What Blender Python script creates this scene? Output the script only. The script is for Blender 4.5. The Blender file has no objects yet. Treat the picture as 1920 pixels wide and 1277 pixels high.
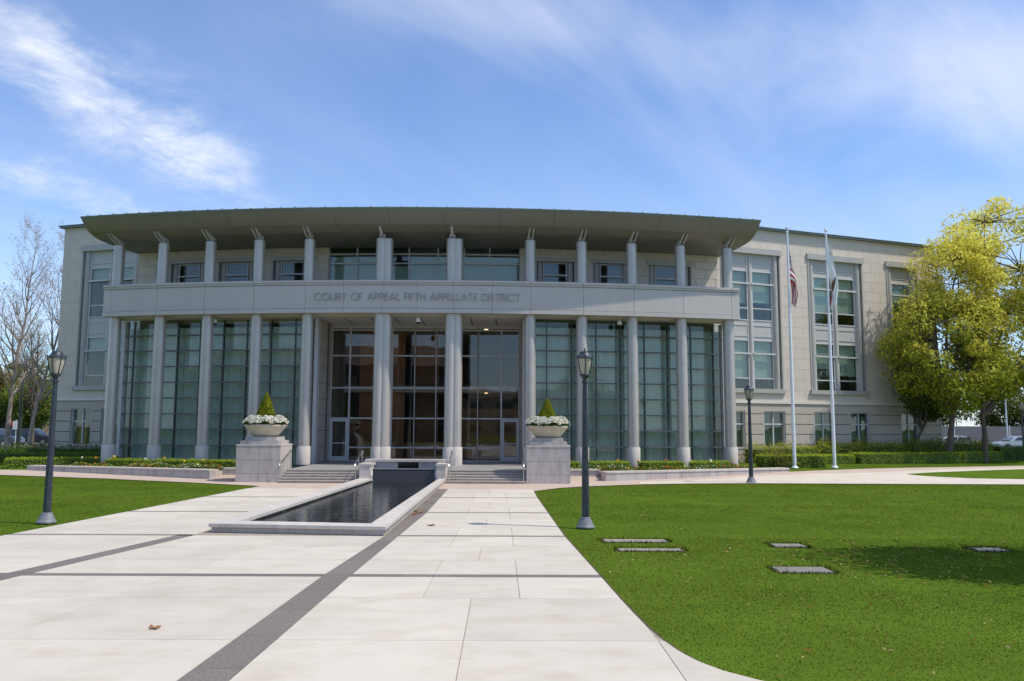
import bpy, bmesh, math, random
import numpy as np
from mathutils import Vector, Matrix
rng = np.random.default_rng(7); random.seed(7)
scene = bpy.context.scene
COL = scene.collection
R = 73.79; YC = 116.19            # facade arc: radius of the column line and y of its centre

# ------------------------------------------------------------------ camera
def make_camera():
    cd = bpy.data.cameras.new('camera'); cd.sensor_width = 36.0; cd.lens = 36.0*1520/1920
    cd.clip_start = 0.1; cd.clip_end = 5000
    o = bpy.data.objects.new('camera', cd); COL.objects.link(o)
    yaw, pit, roll = .0039, .1059, -.0042
    f = Vector((math.sin(yaw)*math.cos(pit), math.cos(yaw)*math.cos(pit), math.sin(pit)))
    r = Vector((math.cos(yaw), -math.sin(yaw), 0)); u = r.cross(f)
    c, s = math.cos(roll), math.sin(roll)
    r2 = c*r - s*u; u2 = s*r + c*u
    m = Matrix((r2, u2, -f)).transposed().to_4x4(); m.translation = (4.774, 0, 2.5)
    o.matrix_world = m
    scene.camera = o
make_camera()

# ------------------------------------------------------------------ light and sky
SUN_EL = math.radians(56.5); SUN_AZ = math.atan2(.97, -.245)   # azimuth measured from +Y towards +X
SUN_DIR = Vector((math.sin(SUN_AZ)*math.cos(SUN_EL), math.cos(SUN_AZ)*math.cos(SUN_EL), math.sin(SUN_EL)))
sd = bpy.data.lights.new('sun', 'SUN'); sd.energy = 3.5; sd.angle = math.radians(.55); sd.color = (1, .93, .81)
so = bpy.data.objects.new('sun', sd); COL.objects.link(so)
so.rotation_euler = (-SUN_DIR).to_track_quat('-Z', 'Y').to_euler(); so.location = (60, -20, 80)

def nd(nt, typ, **kw):
    n = nt.nodes.new(typ)
    for k, v in kw.items(): setattr(n, k, v)
    return n
def mth(nt, op, a, b=None, c=None, clamp=False):
    n = nt.nodes.new('ShaderNodeMath'); n.operation = op; n.use_clamp = clamp
    for i, x in enumerate((a, b, c)):
        if x is None: continue
        if isinstance(x, (int, float)): n.inputs[i].default_value = x
        else: nt.links.new(x, n.inputs[i])
    return n.outputs[0]
def mixc(nt, fac, a, b, blend='MIX'):
    n = nt.nodes.new('ShaderNodeMix'); n.data_type = 'RGBA'; n.blend_type = blend; n.clamp_factor = True
    for s, x in ((n.inputs[0], fac), (n.inputs[6], a), (n.inputs[7], b)):
        if isinstance(x, (int, float)): s.default_value = x
        elif isinstance(x, tuple): s.default_value = x if len(x) == 4 else (*x, 1)
        else: nt.links.new(x, s)
    return n.outputs[2]

SKY_STRENGTH = .14
def make_world():
    w = bpy.data.worlds.new('World'); scene.world = w; w.use_nodes = True
    nt = w.node_tree; nt.nodes.clear()
    sky = nd(nt, 'ShaderNodeTexSky', sky_type='NISHITA', sun_disc=False)
    sky.sun_elevation = SUN_EL; sky.sun_rotation = SUN_AZ
    sky.air_density = 1.0; sky.dust_density = .25; sky.ozone_density = 1.6; sky.altitude = 60
    tc = nd(nt, 'ShaderNodeTexCoord')
    sp = nd(nt, 'ShaderNodeSeparateXYZ'); nt.links.new(tc.outputs['Generated'], sp.inputs[0])
    x, y, z = sp.outputs
    az = mth(nt, 'ARCTAN2', x, y); el = mth(nt, 'ARCSINE', z)
    zz = mth(nt, 'ADD', mth(nt, 'MAXIMUM', z, 0.0), .22)
    cv = nd(nt, 'ShaderNodeCombineXYZ'); nt.links.new(mth(nt, 'DIVIDE', x, zz), cv.inputs[0]); nt.links.new(mth(nt, 'DIVIDE', y, zz), cv.inputs[1])
    def noise(scale, rot, sx, sy, detail=7, rough=.62, dist=.6, loc=(0, 0, 0)):
        mr = nd(nt, 'ShaderNodeMapping'); mr.inputs['Rotation'].default_value = (0, 0, math.radians(rot)); nt.links.new(cv.outputs[0], mr.inputs[0])
        mp = nd(nt, 'ShaderNodeMapping'); mp.inputs['Scale'].default_value = (sx, sy, 1); mp.inputs['Location'].default_value = loc
        nt.links.new(mr.outputs[0], mp.inputs[0])
        n = nd(nt, 'ShaderNodeTexNoise'); n.inputs['Scale'].default_value = scale; n.inputs['Detail'].default_value = detail; n.inputs['Roughness'].default_value = rough; n.inputs['Distortion'].default_value = dist
        nt.links.new(mp.outputs[0], n.inputs['Vector']); return n.outputs[0]
    def band(a0, e0, a1, e1, wid, ext):
        # soft elongated streak between two sky directions (azimuth, elevation)
        L = math.hypot(a1-a0, e1-e0); ux, uy = (a1-a0)/L, (e1-e0)/L; mx, my = (a0+a1)/2, (e0+e1)/2
        dx = mth(nt, 'SUBTRACT', az, mx); dy = mth(nt, 'SUBTRACT', el, my)
        s = mth(nt, 'ADD', mth(nt, 'MULTIPLY', dx, ux), mth(nt, 'MULTIPLY', dy, uy))
        t = mth(nt, 'SUBTRACT', mth(nt, 'MULTIPLY', dy, ux), mth(nt, 'MULTIPLY', dx, uy))
        s = mth(nt, 'DIVIDE', s, L/2*ext); t = mth(nt, 'DIVIDE', t, wid)
        q = mth(nt, 'ADD', mth(nt, 'POWER', mth(nt, 'ABSOLUTE', s), 4), mth(nt, 'MULTIPLY', t, t))
        return mth(nt, 'EXPONENT', mth(nt, 'MULTIPLY', q, -1.0))
    def ramp(v, lo, hi):
        m = nd(nt, 'ShaderNodeMapRange', interpolation_type='SMOOTHSTEP'); m.inputs[1].default_value = lo; m.inputs[2].default_value = hi
        nt.links.new(v, m.inputs[0]); return m.outputs[0]
    n1 = noise(2.4, -40, 1.0, 1.0, detail=9, rough=.6, dist=.5)
    n2 = noise(1.15, -48, .5, 1.9, detail=8, rough=.55, dist=.7, loc=(3, 1, 0))
    n3 = noise(7.5, -40, 1.0, 1.15, detail=7, rough=.68, dist=.4)
    n13 = mth(nt, 'ADD', mth(nt, 'MULTIPLY', n1, .60), mth(nt, 'MULTIPLY', n3, .40))
    left = mth(nt, 'MAXIMUM', band(-.72, .47, -.29, .262, .062, 1.0), mth(nt, 'MULTIPLY', band(-.74, .29, -.40, .235, .035, 1.0), .8))
    cl = mth(nt, 'MULTIPLY', ramp(mth(nt, 'ADD', n13, mth(nt, 'MULTIPLY', left, .26)), .56, .90), mth(nt, 'ADD', mth(nt, 'MULTIPLY', left, .88), .03))
    veil = mth(nt, 'MAXIMUM', band(-.32, .50, .24, .485, .085, 1.1), band(.06, .50, .72, .33, .115, 1.1))
    high = nd(nt, 'ShaderNodeMapRange', interpolation_type='SMOOTHSTEP'); high.inputs[1].default_value = .46; high.inputs[2].default_value = .72; nt.links.new(el, high.inputs[0])
    veil = mth(nt, 'MAXIMUM', veil, mth(nt, 'MULTIPLY', high.outputs[0], .9))     # overhead cirrus, mostly out of view, added to whiten the fill light
    cv2 = mth(nt, 'MULTIPLY', ramp(mth(nt, 'ADD', n2, mth(nt, 'MULTIPLY', veil, .28)), .42, .95), mth(nt, 'ADD', mth(nt, 'MULTIPLY', veil, .50), .03))
    low = mth(nt, 'MULTIPLY', ramp(n2, .15, .65), mth(nt, 'EXPONENT', mth(nt, 'MULTIPLY', mth(nt, 'ABSOLUTE', el), -4.5)))
    m = mth(nt, 'ADD', mth(nt, 'ADD', cl, cv2), mth(nt, 'MULTIPLY', low, .6), clamp=True)
    tint = mixc(nt, 1.0, sky.outputs[0], (.70, .90, 1.15), 'MULTIPLY')
    c = mixc(nt, m, tint, (5.9, 6.1, 6.7))
    bg = nd(nt, 'ShaderNodeBackground'); bg.inputs[1].default_value = SKY_STRENGTH
    nt.links.new(c, bg.inputs[0])
    out = nd(nt, 'ShaderNodeOutputWorld'); nt.links.new(bg.outputs[0], out.inputs[0])
make_world()
vs = scene.view_settings
vs.view_transform = 'Standard'; vs.look = 'None'; vs.exposure = 0.30; vs.gamma = 1.0; vs.use_curve_mapping = False
scene.cycles.max_bounces = 6; scene.cycles.diffuse_bounces = 3; scene.cycles.glossy_bounces = 3; scene.cycles.transmission_bounces = 3; scene.cycles.transparent_max_bounces = 12; scene.cycles.use_denoising = True

# ------------------------------------------------------------------ materials
M = {}
def mat(name, col, rough=.6, var=.08, scale=3.0, objvar=0., bump=0., bscale=60., metal=0., spec=.5, stain=0., col2=None, detail=4., coat=0., smap=(2.6, 2.6, .35), stcol=None):
    m = bpy.data.materials.new(name); m.use_nodes = True; nt = m.node_tree
    b = nt.nodes['Principled BSDF']; b.inputs['Roughness'].default_value = rough; b.inputs['Metallic'].default_value = metal
    b.inputs['Specular IOR Level'].default_value = spec; b.inputs['Coat Weight'].default_value = coat
    geo = nd(nt, 'ShaderNodeNewGeometry')
    n = nd(nt, 'ShaderNodeTexNoise'); n.inputs['Scale'].default_value = scale; n.inputs['Detail'].default_value = detail; n.inputs['Roughness'].default_value = .6
    nt.links.new(geo.outputs['Position'], n.inputs['Vector'])
    f = nd(nt, 'ShaderNodeMapRange'); f.inputs[1].default_value = .3; f.inputs[2].default_value = .7; nt.links.new(n.outputs[0], f.inputs[0])
    lo = tuple(c*(1-var) for c in col); hi = tuple(min(1, c*(1+var)) for c in (col2 or col))
    if col2: lo = col; hi = col2
    c = mixc(nt, f.outputs[0], lo, hi)
    if objvar:
        oi = nd(nt, 'ShaderNodeObjectInfo')
        k = mth(nt, 'ADD', mth(nt, 'MULTIPLY', oi.outputs['Random'], 2*objvar), 1-objvar)
        kc = nd(nt, 'ShaderNodeCombineColor')
        for i in range(3): nt.links.new(k, kc.inputs[i])
        c = mixc(nt, 1., c, kc.outputs[0], 'MULTIPLY')
    if stain:
        mp = nd(nt, 'ShaderNodeMapping'); mp.inputs['Scale'].default_value = smap; nt.links.new(geo.outputs['Position'], mp.inputs[0])
        n2 = nd(nt, 'ShaderNodeTexNoise'); n2.inputs['Scale'].default_value = 1.3; n2.inputs['Detail'].default_value = 6; n2.inputs['Roughness'].default_value = .65
        nt.links.new(mp.outputs[0], n2.inputs['Vector'])
        r = nd(nt, 'ShaderNodeMapRange'); r.inputs[1].default_value = .48; r.inputs[2].default_value = .72; nt.links.new(n2.outputs[0], r.inputs[0])
        c = mixc(nt, mth(nt, 'MULTIPLY', r.outputs[0], stain), c, stcol or tuple(x*.45 for x in col))
    nt.links.new(c, b.inputs['Base Color'])
    if bump:
        n3 = nd(nt, 'ShaderNodeTexNoise'); n3.inputs['Scale'].default_value = bscale; n3.inputs['Detail'].default_value = 4; nt.links.new(geo.outputs['Position'], n3.inputs['Vector'])
        bp = nd(nt, 'ShaderNodeBump'); bp.inputs['Strength'].default_value = bump; bp.inputs['Distance'].default_value = .02
        nt.links.new(n3.outputs[0], bp.inputs['Height']); nt.links.new(bp.outputs[0], b.inputs['Normal'])
    M[name] = m; return m
def glass_mat(name, tint, f0=.14, gl=(.86, .93, .97), rough=0.0, wavy=.0):
    m = bpy.data.materials.new(name); m.use_nodes = True; nt = m.node_tree; nt.nodes.clear()
    lw = nd(nt, 'ShaderNodeLayerWeight'); lw.inputs[0].default_value = .5
    fac = mth(nt, 'ADD', mth(nt, 'MULTIPLY', mth(nt, 'POWER', lw.outputs['Facing'], 4.0), 1-f0), f0)
    g = nd(nt, 'ShaderNodeBsdfGlossy'); g.inputs['Roughness'].default_value = rough; g.inputs[0].default_value = (*gl, 1)
    if wavy:
        geo = nd(nt, 'ShaderNodeNewGeometry'); n3 = nd(nt, 'ShaderNodeTexNoise'); n3.inputs['Scale'].default_value = .9; n3.inputs['Detail'].default_value = 1
        nt.links.new(geo.outputs['Position'], n3.inputs['Vector']); bp = nd(nt, 'ShaderNodeBump'); bp.inputs['Strength'].default_value = wavy; bp.inputs['Distance'].default_value = .05
        nt.links.new(n3.outputs[0], bp.inputs['Height']); nt.links.new(bp.outputs[0], g.inputs['Normal'])
    t = nd(nt, 'ShaderNodeBsdfTransparent'); t.inputs[0].default_value = (*tint, 1)
    mx = nd(nt, 'ShaderNodeMixShader'); nt.links.new(fac, mx.inputs[0]); nt.links.new(t.outputs[0], mx.inputs[1]); nt.links.new(g.outputs[0], mx.inputs[2])
    o = nd(nt, 'ShaderNodeOutputMaterial'); nt.links.new(mx.outputs[0], o.inputs[0]); M[name] = m; return m
def leaf_mat(name, trans=.35, rough=.6, up=False):
    m = bpy.data.materials.new(name); m.use_nodes = True; nt = m.node_tree; nt.nodes.clear()
    a = nd(nt, 'ShaderNodeAttribute', attribute_name='Col')
    d = nd(nt, 'ShaderNodeBsdfPrincipled'); d.inputs['Roughness'].default_value = rough; d.inputs['Specular IOR Level'].default_value = 0. if up else .12; nt.links.new(a.outputs[0], d.inputs['Base Color'])
    t = nd(nt, 'ShaderNodeBsdfTranslucent'); nt.links.new(a.outputs[0], t.inputs[0])
    mx = nd(nt, 'ShaderNodeMixShader'); mx.inputs[0].default_value = trans; nt.links.new(d.outputs[0], mx.inputs[1]); nt.links.new(t.outputs[0], mx.inputs[2])
    if up:   # turf: shade the short blades with the lie of the lawn
        cn = nd(nt, 'ShaderNodeCombineXYZ'); cn.inputs[2].default_value = 1.
        nt.links.new(cn.outputs[0], d.inputs['Normal']); nt.links.new(cn.outputs[0], t.inputs['Normal']); mx.inputs[0].default_value = 0.
    o = nd(nt, 'ShaderNodeOutputMaterial'); nt.links.new(mx.outputs[0], o.inputs[0]); M[name] = m; return m
def emit_mat(name, col, strength):
    m = bpy.data.materials.new(name); m.use_nodes = True; b = m.node_tree.nodes['Principled BSDF']
    b.inputs['Base Color'].default_value = (*col, 1); b.inputs['Emission Color'].default_value = (*col, 1); b.inputs['Emission Strength'].default_value = strength; M[name] = m

mat('limestone', (.60, .525, .45), .75, .04, 2.0, objvar=.02, bump=.15, bscale=90)
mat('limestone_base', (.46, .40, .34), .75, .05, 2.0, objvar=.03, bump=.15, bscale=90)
mat('joint', (.50, .435, .37), .9, .1, 6); mat('joint_walk', (.30, .26, .21), .9, .2, 6); mat('joint_dark', (.14, .125, .11), .9, .1, 6)
mat('string_stone', (.66, .61, .54), .7, .05, 3)
mat('column_metal', (.45, .415, .38), .34, .05, 1.2, stain=.14, smap=(5, 5, .4), metal=.3, objvar=.02)
mat('band_metal', (.48, .445, .415), .5, .03, .8, stain=.10, smap=(3.5, 3.5, .25), metal=.0, objvar=.015)
mat('band_joint', (.20, .20, .20), .6, .05, 2)
mat('letter_metal', (.33, .32, .31), .4, .03, 4, metal=.3)
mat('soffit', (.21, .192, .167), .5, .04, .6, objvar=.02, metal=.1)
mat('roof_metal', (.19, .225, .215), .45, .06, 1.0, metal=.3)
mat('bracket_metal', (.46, .45, .42), .5, .04, 3)
mat('window_metal', (.39, .375, .35), .5, .04, 1.5, objvar=.02)
mat('frame_metal', (.52, .52, .52), .45, .03, 2)
mat('spandrel', (.47, .455, .44), .55, .04, 1.5, objvar=.03)
mat('mullion_dark', (.075, .085, .08), .5, .08, 3)
mat('transom_dark', (.13, .128, .115), .5, .08, 3)
mat('ceiling_panel', (.55, .51, .45), .8, .04, 1.5)
mat('slot_dark', (.03, .03, .03), .8, .1, 3)
mat('curtain', (.63, .64, .59), .9, .06, 1.4)
mat('blind', (.52, .57, .51), .9, .04, 1.4, objvar=.06)
mat('blind_dark', (.20, .235, .205), .9, .06, 1.4)
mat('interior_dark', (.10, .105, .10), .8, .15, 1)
mat('interior_floor', (.25, .22, .18), .35, .1, 1)
mat('wood', (.36, .165, .055), .45, .16, 1.2, objvar=.14)
mat('granite', (.46, .415, .39), .65, .07, 5, objvar=.05, stain=.7, bump=.1, bscale=120)
mat('granite_clean', (.52, .475, .43), .65, .06, 5, objvar=.05, stain=.35, bump=.1, bscale=120)
mat('step_stone', (.41, .365, .33), .7, .10, 6, stain=.45)
mat('concrete', (.52, .472, .40), .8, .07, .7, objvar=.065, bump=.12, bscale=120, stain=.36, detail=8, smap=(.8, 1.3, .8), stcol=(.33, .26, .19))
mat('pink_paving', (.45, .355, .295), .85, .07, 1.2, objvar=.05, bump=.1, bscale=80)
mat('strip_paver', (.158, .138, .122), .75, .35, 26, objvar=.12, bump=.25, bscale=90)
mat('landing_stone', (.27, .26, .25), .6, .08, 2, objvar=.04)
mat('asphalt', (.075, .075, .078), .9, .15, 8, bump=.2)
mat('soil', (.065, .045, .03), .95, .3, 9, bump=.4, bscale=40)
mat('lawn_soil', (.078, .127, .015), .95, .20, .5, bump=.15, spec=0., bscale=60, detail=9)
mat('lamp_metal', (.030, .040, .052), .42, .25, 9, metal=.2)
mat('lamp_metal_worn', (.16, .17, .19), .6, .3, 14)
mat('lamp_glass', (.40, .37, .28), .35, .06, 6)
mat('steel', (.55, .54, .52), .28, .05, 4, metal=.9)
mat('pole_white', (.72, .74, .76), .35, .03, 3, metal=.2)
mat('white_plastic', (.78, .78, .77), .35, .03, 3)
mat('black_plastic', (.02, .02, .022), .2, .05, 3)
mat('bowl_stone', (.56, .50, .40), .75, .06, 7, stain=.15)
mat('water_rim', (.35, .36, .36), .3, .05, 4)
mat('bark', (.12, .095, .075), .9, .3, 8, bump=.5, bscale=25)
mat('bark_pale', (.36, .29, .25), .9, .35, 4, bump=.4, bscale=25)
mat('lid_concrete', (.26, .25, .215), .85, .1, 10, bump=.2)
mat('tyre', (.02, .02, .02), .8, .1, 9)
mat('rim', (.45, .45, .46), .35, .1, 5, metal=.7)
mat('car_navy', (.012, .018, .035), .25, .05, 2, coat=.6)
mat('car_dark', (.03, .032, .036), .3, .05, 2, coat=.6)
mat('car_white', (.72, .72, .72), .3, .03, 2, coat=.6)
mat('car_silver', (.42, .44, .46), .3, .03, 2, metal=.4, coat=.6)
mat('car_glass', (.02, .025, .03), .06, .05, 2, spec=.8)
mat('headlight', (.7, .7, .68), .15, .05, 4)
mat('taillight', (.35, .02, .02), .2, .05, 4)
mat('fence_grey', (.20, .195, .19), .85, .1, 1.2, objvar=.05)
mat('brick_far', (.20, .10, .07), .85, .25, 3.0)
mat('brick_dark', (.085, .05, .04), .85, .2, 3.0)
mat('roof_far', (.16, .12, .10), .85, .15, 2)
mat('stucco', (.55, .38, .27), .85, .08, 2)
mat('sign_white', (.75, .75, .74), .5, .03, 3); mat('sign_red', (.5, .03, .03), .5, .03, 3)
mat('signal_black', (.025, .03, .028), .5, .1, 3)
mat('dead_leaf', (.30, .15, .07), .8, .35, 30)
glass_mat('glass_curtain', (.85, .905, .88), f0=.04, gl=(.85, .88, .9), wavy=.05)
glass_mat('glass_lobby', (.86, .85, .82), f0=.055, gl=(.85, .88, .9), wavy=.05)
glass_mat('glass_window', (.82, .87, .84), f0=.06, gl=(.85, .88, .9), wavy=.07)
emit_mat('downlight', (1., .72, .38), 3.)
leaf_mat('leaf', .45); leaf_mat('petal', .25, .6); leaf_mat('blade', .3, .9, True)

def tile_mat():
    m = mat('pool_tile', (.013, .015, .017), .18, .2, 6); nt = m.node_tree; b = nt.nodes['Principled BSDF']
    geo = nd(nt, 'ShaderNodeNewGeometry'); sp = nd(nt, 'ShaderNodeSeparateXYZ'); nt.links.new(geo.outputs['Position'], sp.inputs[0])
    outs = []
    for i in range(3):
        w = mth(nt, 'FRACT', mth(nt, 'MULTIPLY', mth(nt, 'ADD', sp.outputs[i], .031), 1/.105))
        outs.append(mth(nt, 'LESS_THAN', w, .09))
    g = mth(nt, 'MAXIMUM', outs[0], outs[2])
    nt.links.new(mixc(nt, g, (.011, .012, .013), (.05, .052, .054)), b.inputs['Base Color'])
tile_mat()
def water_mat():
    m = bpy.data.materials.new('water'); m.use_nodes = True; nt = m.node_tree; b = nt.nodes['Principled BSDF']
    b.inputs['Base Color'].default_value = (.010, .014, .016, 1); b.inputs['Roughness'].default_value = .03; b.inputs['IOR'].default_value = 1.33
    geo = nd(nt, 'ShaderNodeNewGeometry'); mp = nd(nt, 'ShaderNodeMapping'); mp.inputs['Scale'].default_value = (1., 2.2, 1.); nt.links.new(geo.outputs['Position'], mp.inputs[0])
    n = nd(nt, 'ShaderNodeTexNoise'); n.inputs['Scale'].default_value = 3.2; n.inputs['Detail'].default_value = 3; nt.links.new(mp.outputs[0], n.inputs['Vector'])
    bp = nd(nt, 'ShaderNodeBump'); bp.inputs['Strength'].default_value = .22; bp.inputs['Distance'].default_value = .06; nt.links.new(n.outputs[0], bp.inputs['Height']); nt.links.new(bp.outputs[0], b.inputs['Normal'])
    M['water'] = m
water_mat()

# ------------------------------------------------------------------ object helpers
WL = {}     # world position of the empties, so that parts can be built in world coordinates
def link(name, me, parent=None, matname=None):
    o = bpy.data.objects.new(name, me); COL.objects.link(o)
    if matname and me is not None and not me.materials: me.materials.append(M[matname])
    if parent is not None:
        o.parent = parent; o.matrix_parent_inverse = Matrix.Translation(-WL.get(parent.name, Vector()))
    return o
def copy_tree(o, parent=None, shift=None):
    c = o.copy(); COL.objects.link(c); c.parent = parent
    if parent is not None: c.matrix_parent_inverse = o.matrix_parent_inverse.copy()
    for ch in list(o.children): copy_tree(ch, c)
    return c
def tag(o, label, cat, group=None):
    o['label'] = label; o['category'] = cat
    if group: o['group'] = group
    return o
def structure(o): o['kind'] = 'structure'; return o
def stuff(o): o['kind'] = 'stuff'; return o
def empty(name, loc, label=None, cat=None, group=None):
    o = bpy.data.objects.new(name, None); COL.objects.link(o); o.location = loc; o.empty_display_size = .2; WL[o.name] = Vector(loc)
    if label: tag(o, label, cat, group)
    return o
class MB:
    """collects shapes in world coordinates; build() links them as one mesh object"""
    def __init__(s): s.v = []; s.f = []
    def add(s, v, f):
        k = len(s.v); s.v += [tuple(p) for p in v]; s.f += [tuple(i+k for i in q) for q in f]; return s
    def hexa(s, p):
        return s.add(p, [(0, 3, 2, 1), (4, 5, 6, 7), (0, 1, 5, 4), (1, 2, 6, 5), (2, 3, 7, 6), (3, 0, 4, 7)])
    def box(s, x0, x1, y0, y1, z0, z1):
        return s.hexa([(x0, y0, z0), (x1, y0, z0), (x1, y1, z0), (x0, y1, z0), (x0, y0, z1), (x1, y0, z1), (x1, y1, z1), (x0, y1, z1)])
    def sweep(s, rings, close=True, caps=True):
        n = len(rings[0]); v = [p for r in rings for p in r]; f = []
        for i in range(len(rings)-1):
            for j in range(n if close else n-1):
                a = i*n+j; b = i*n+(j+1) % n; f.append((a, b, b+n, a+n))
        if caps: f.append(tuple(range(n))[::-1]); f.append(tuple(range((len(rings)-1)*n, len(rings)*n)))
        return s.add(v, f)
    def lathe(s, prof, cx, cy, seg=24, caps=True, rot=0.):
        rings = [[(cx+r*math.cos(rot+2*math.pi*k/seg), cy+r*math.sin(rot+2*math.pi*k/seg), z) for k in range(seg)] for r, z in prof]
        return s.sweep(rings, True, caps)
    def tube(s, pts, rad, seg=8):
        pts = [Vector(p) for p in pts]; rs = rad if isinstance(rad, (list, tuple)) else [rad]*len(pts); rings = []
        for i, p in enumerate(pts):
            d = (pts[min(i+1, len(pts)-1)]-pts[max(i-1, 0)]).normalized()
            a = d.orthogonal().normalized() if abs(d.z) < .95 else Vector((1, 0, 0)).cross(d).cross(d).normalized()
            if abs(d.z) >= .95: a = (Vector((1, 0, 0))-d*d.x).normalized()
            else: a = d.cross(Vector((0, 0, 1))).normalized()
            b = d.cross(a)
            rings.append([tuple(p+(a*math.cos(2*math.pi*k/seg)+b*math.sin(2*math.pi*k/seg))*rs[i]) for k in range(seg)])
        return s.sweep(rings)
    def prism(s, poly, z0, z1):
        n = len(poly); v = [(x, y, z0) for x, y in poly]+[(x, y, z1) for x, y in poly]
        f = [tuple(range(n))[::-1], tuple(range(n, 2*n))]+[(i, (i+1) % n, n+(i+1) % n, n+i) for i in range(n)]
        return s.add(v, f)
    def mesh(s, name, smooth=False, recalc=True):
        me = bpy.data.meshes.new(name); me.from_pydata(s.v, [], s.f)
        if recalc:
            bm = bmesh.new(); bm.from_mesh(me); bmesh.ops.recalc_face_normals(bm, faces=bm.faces); bm.to_mesh(me); bm.free()
        if smooth: me.shade_smooth(); me.set_sharp_from_angle(angle=math.radians(38))
        return me
    def build(s, name, matname, parent=None, smooth=False):
        return link(name, s.mesh(name, smooth), parent, matname)

def quads_mesh(name, verts, colors=None, tri=False):
    """verts: (N,4,3) or (N,3,3) array of separate faces; colors (N,3) per face"""
    k = verts.shape[1]; n = verts.shape[0]
    me = bpy.data.meshes.new(name); me.vertices.add(n*k); me.vertices.foreach_set('co', verts.reshape(-1).astype(np.float32))
    me.loops.add(n*k); me.loops.foreach_set('vertex_index', np.arange(n*k, dtype=np.int32))
    me.polygons.add(n); me.polygons.foreach_set('loop_start', np.arange(0, n*k, k, dtype=np.int32)); me.polygons.foreach_set('loop_total', np.full(n, k, dtype=np.int32))
    me.update(calc_edges=True)
    if colors is not None:
        ca = me.color_attributes.new('Col', 'FLOAT_COLOR', 'POINT')
        c = np.ones((n*k, 4), np.float32); c[:, :3] = np.repeat(colors, k, axis=0); ca.data.foreach_set('color', c.reshape(-1))
    return me
def unit(a): return a/np.maximum(np.linalg.norm(a, axis=-1, keepdims=True), 1e-9)
def leaves(pos, nrm, size, aspect=.55, spread=.6, droop=0., g=None):
    """rhombic leaf faces at pos, roughly facing nrm"""
    g = g or rng; n = len(pos)
    nn = unit(nrm+g.normal(0, spread, (n, 3)))
    t = g.normal(0, 1, (n, 3)); t[:, 2] -= droop; t = unit(t-nn*np.sum(t*nn, 1, keepdims=True)); b = np.cross(nn, t)
    L = (size*g.uniform(.65, 1.35, n))[:, None]; W = L*aspect
    return np.stack([pos-t*L*.5, pos+b*W*.5, pos+t*L*.5, pos-b*W*.5], 1)
def arcp(a, r, z): return (r*math.sin(a), YC-r*math.cos(a), z)
def hg(y):
    t = min(1., max(0., (y-38)/7)); return .35*t*t*(3-2*t)

class Arc:
    """curved wall surface: u = arc length at radius r, d = outwards"""
    def __init__(s, r): s.r = r
    def box(s, mb, u0, u1, z0, z1, d0, d1):
        a0, a1 = u0/s.r, u1/s.r; n = max(1, int(round((a1-a0)/.018)))
        rings = []
        for i in range(n+1):
            a = a0+(a1-a0)*i/n
            rings.append([arcp(a, s.r+d0, z0), arcp(a, s.r+d1, z0), arcp(a, s.r+d1, z1), arcp(a, s.r+d0, z1)])
        return mb.sweep(rings)
    def pt(s, u, z, d): return arcp(u/s.r, s.r+d, z)
class Flat:
    """flat wall surface: origin, horizontal direction, outward normal; k scales u, z about the eye-level datum"""
    def __init__(s, p0, dr, n, k=1.): s.p = p0; s.dr = dr; s.n = n; s.k = k
    def pt(s, u, z, d):
        u *= s.k; z = 2.5+(z-2.5)*s.k
        return (s.p[0]+s.dr[0]*u+s.n[0]*d, s.p[1]+s.dr[1]*u+s.n[1]*d, z)
    def box(s, mb, u0, u1, z0, z1, d0, d1):
        return mb.hexa([s.pt(u0, z0, d1), s.pt(u1, z0, d1), s.pt(u1, z0, d0), s.pt(u0, z0, d0), s.pt(u0, z1, d1), s.pt(u1, z1, d1), s.pt(u1, z1, d0), s.pt(u0, z1, d0)])
def subtract(rects, h):
    out = []
    for a0, a1, b0, b1 in rects:
        if h[0] >= a1 or h[1] <= a0 or h[2] >= b1 or h[3] <= b0: out.append((a0, a1, b0, b1)); continue
        if b0 < h[2]: out.append((a0, a1, b0, h[2]))
        if b1 > h[3]: out.append((a0, a1, h[3], b1))
        m0, m1 = max(b0, h[2]), min(b1, h[3])
        if a0 < h[0]: out.append((a0, h[0], m0, m1))
        if a1 > h[1]: out.append((h[1], a1, m0, m1))
    return out
def clad_wall(S, u0, u1, rows, plen, holes, stone, parent, gap=.026, proud=.03, thick=.32, name='wall', piece='stone_panel', phase=0., coremat='joint'):
    mb = MB()
    core = [(u0, u1, rows[0], rows[-1])]
    for h in holes: core = subtract(core, h)
    for a, b, c, d in core: S.box(mb, a, b, c, d, -thick, 0.)
    w = mb.build(name, coremat, parent)
    for i in range(len(rows)-1):
        z0, z1 = rows[i]+gap/2, rows[i+1]-gap/2
        x = u0-(plen*.5 if i % 2 else 0)-phase
        while x < u1:
            a, b = max(x+gap/2, u0+.002), min(x+plen-gap/2, u1-.002); x += plen
            if b-a < .05: continue
            rs = [(a, b, z0, z1)]
            for h in holes: rs = subtract(rs, h)
            for r in rs:
                if r[1]-r[0] < .06 or r[3]-r[2] < .06: continue
                m = MB(); S.box(m, *r, -.02, proud); m.build(piece, stone, w)
    return w

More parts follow.
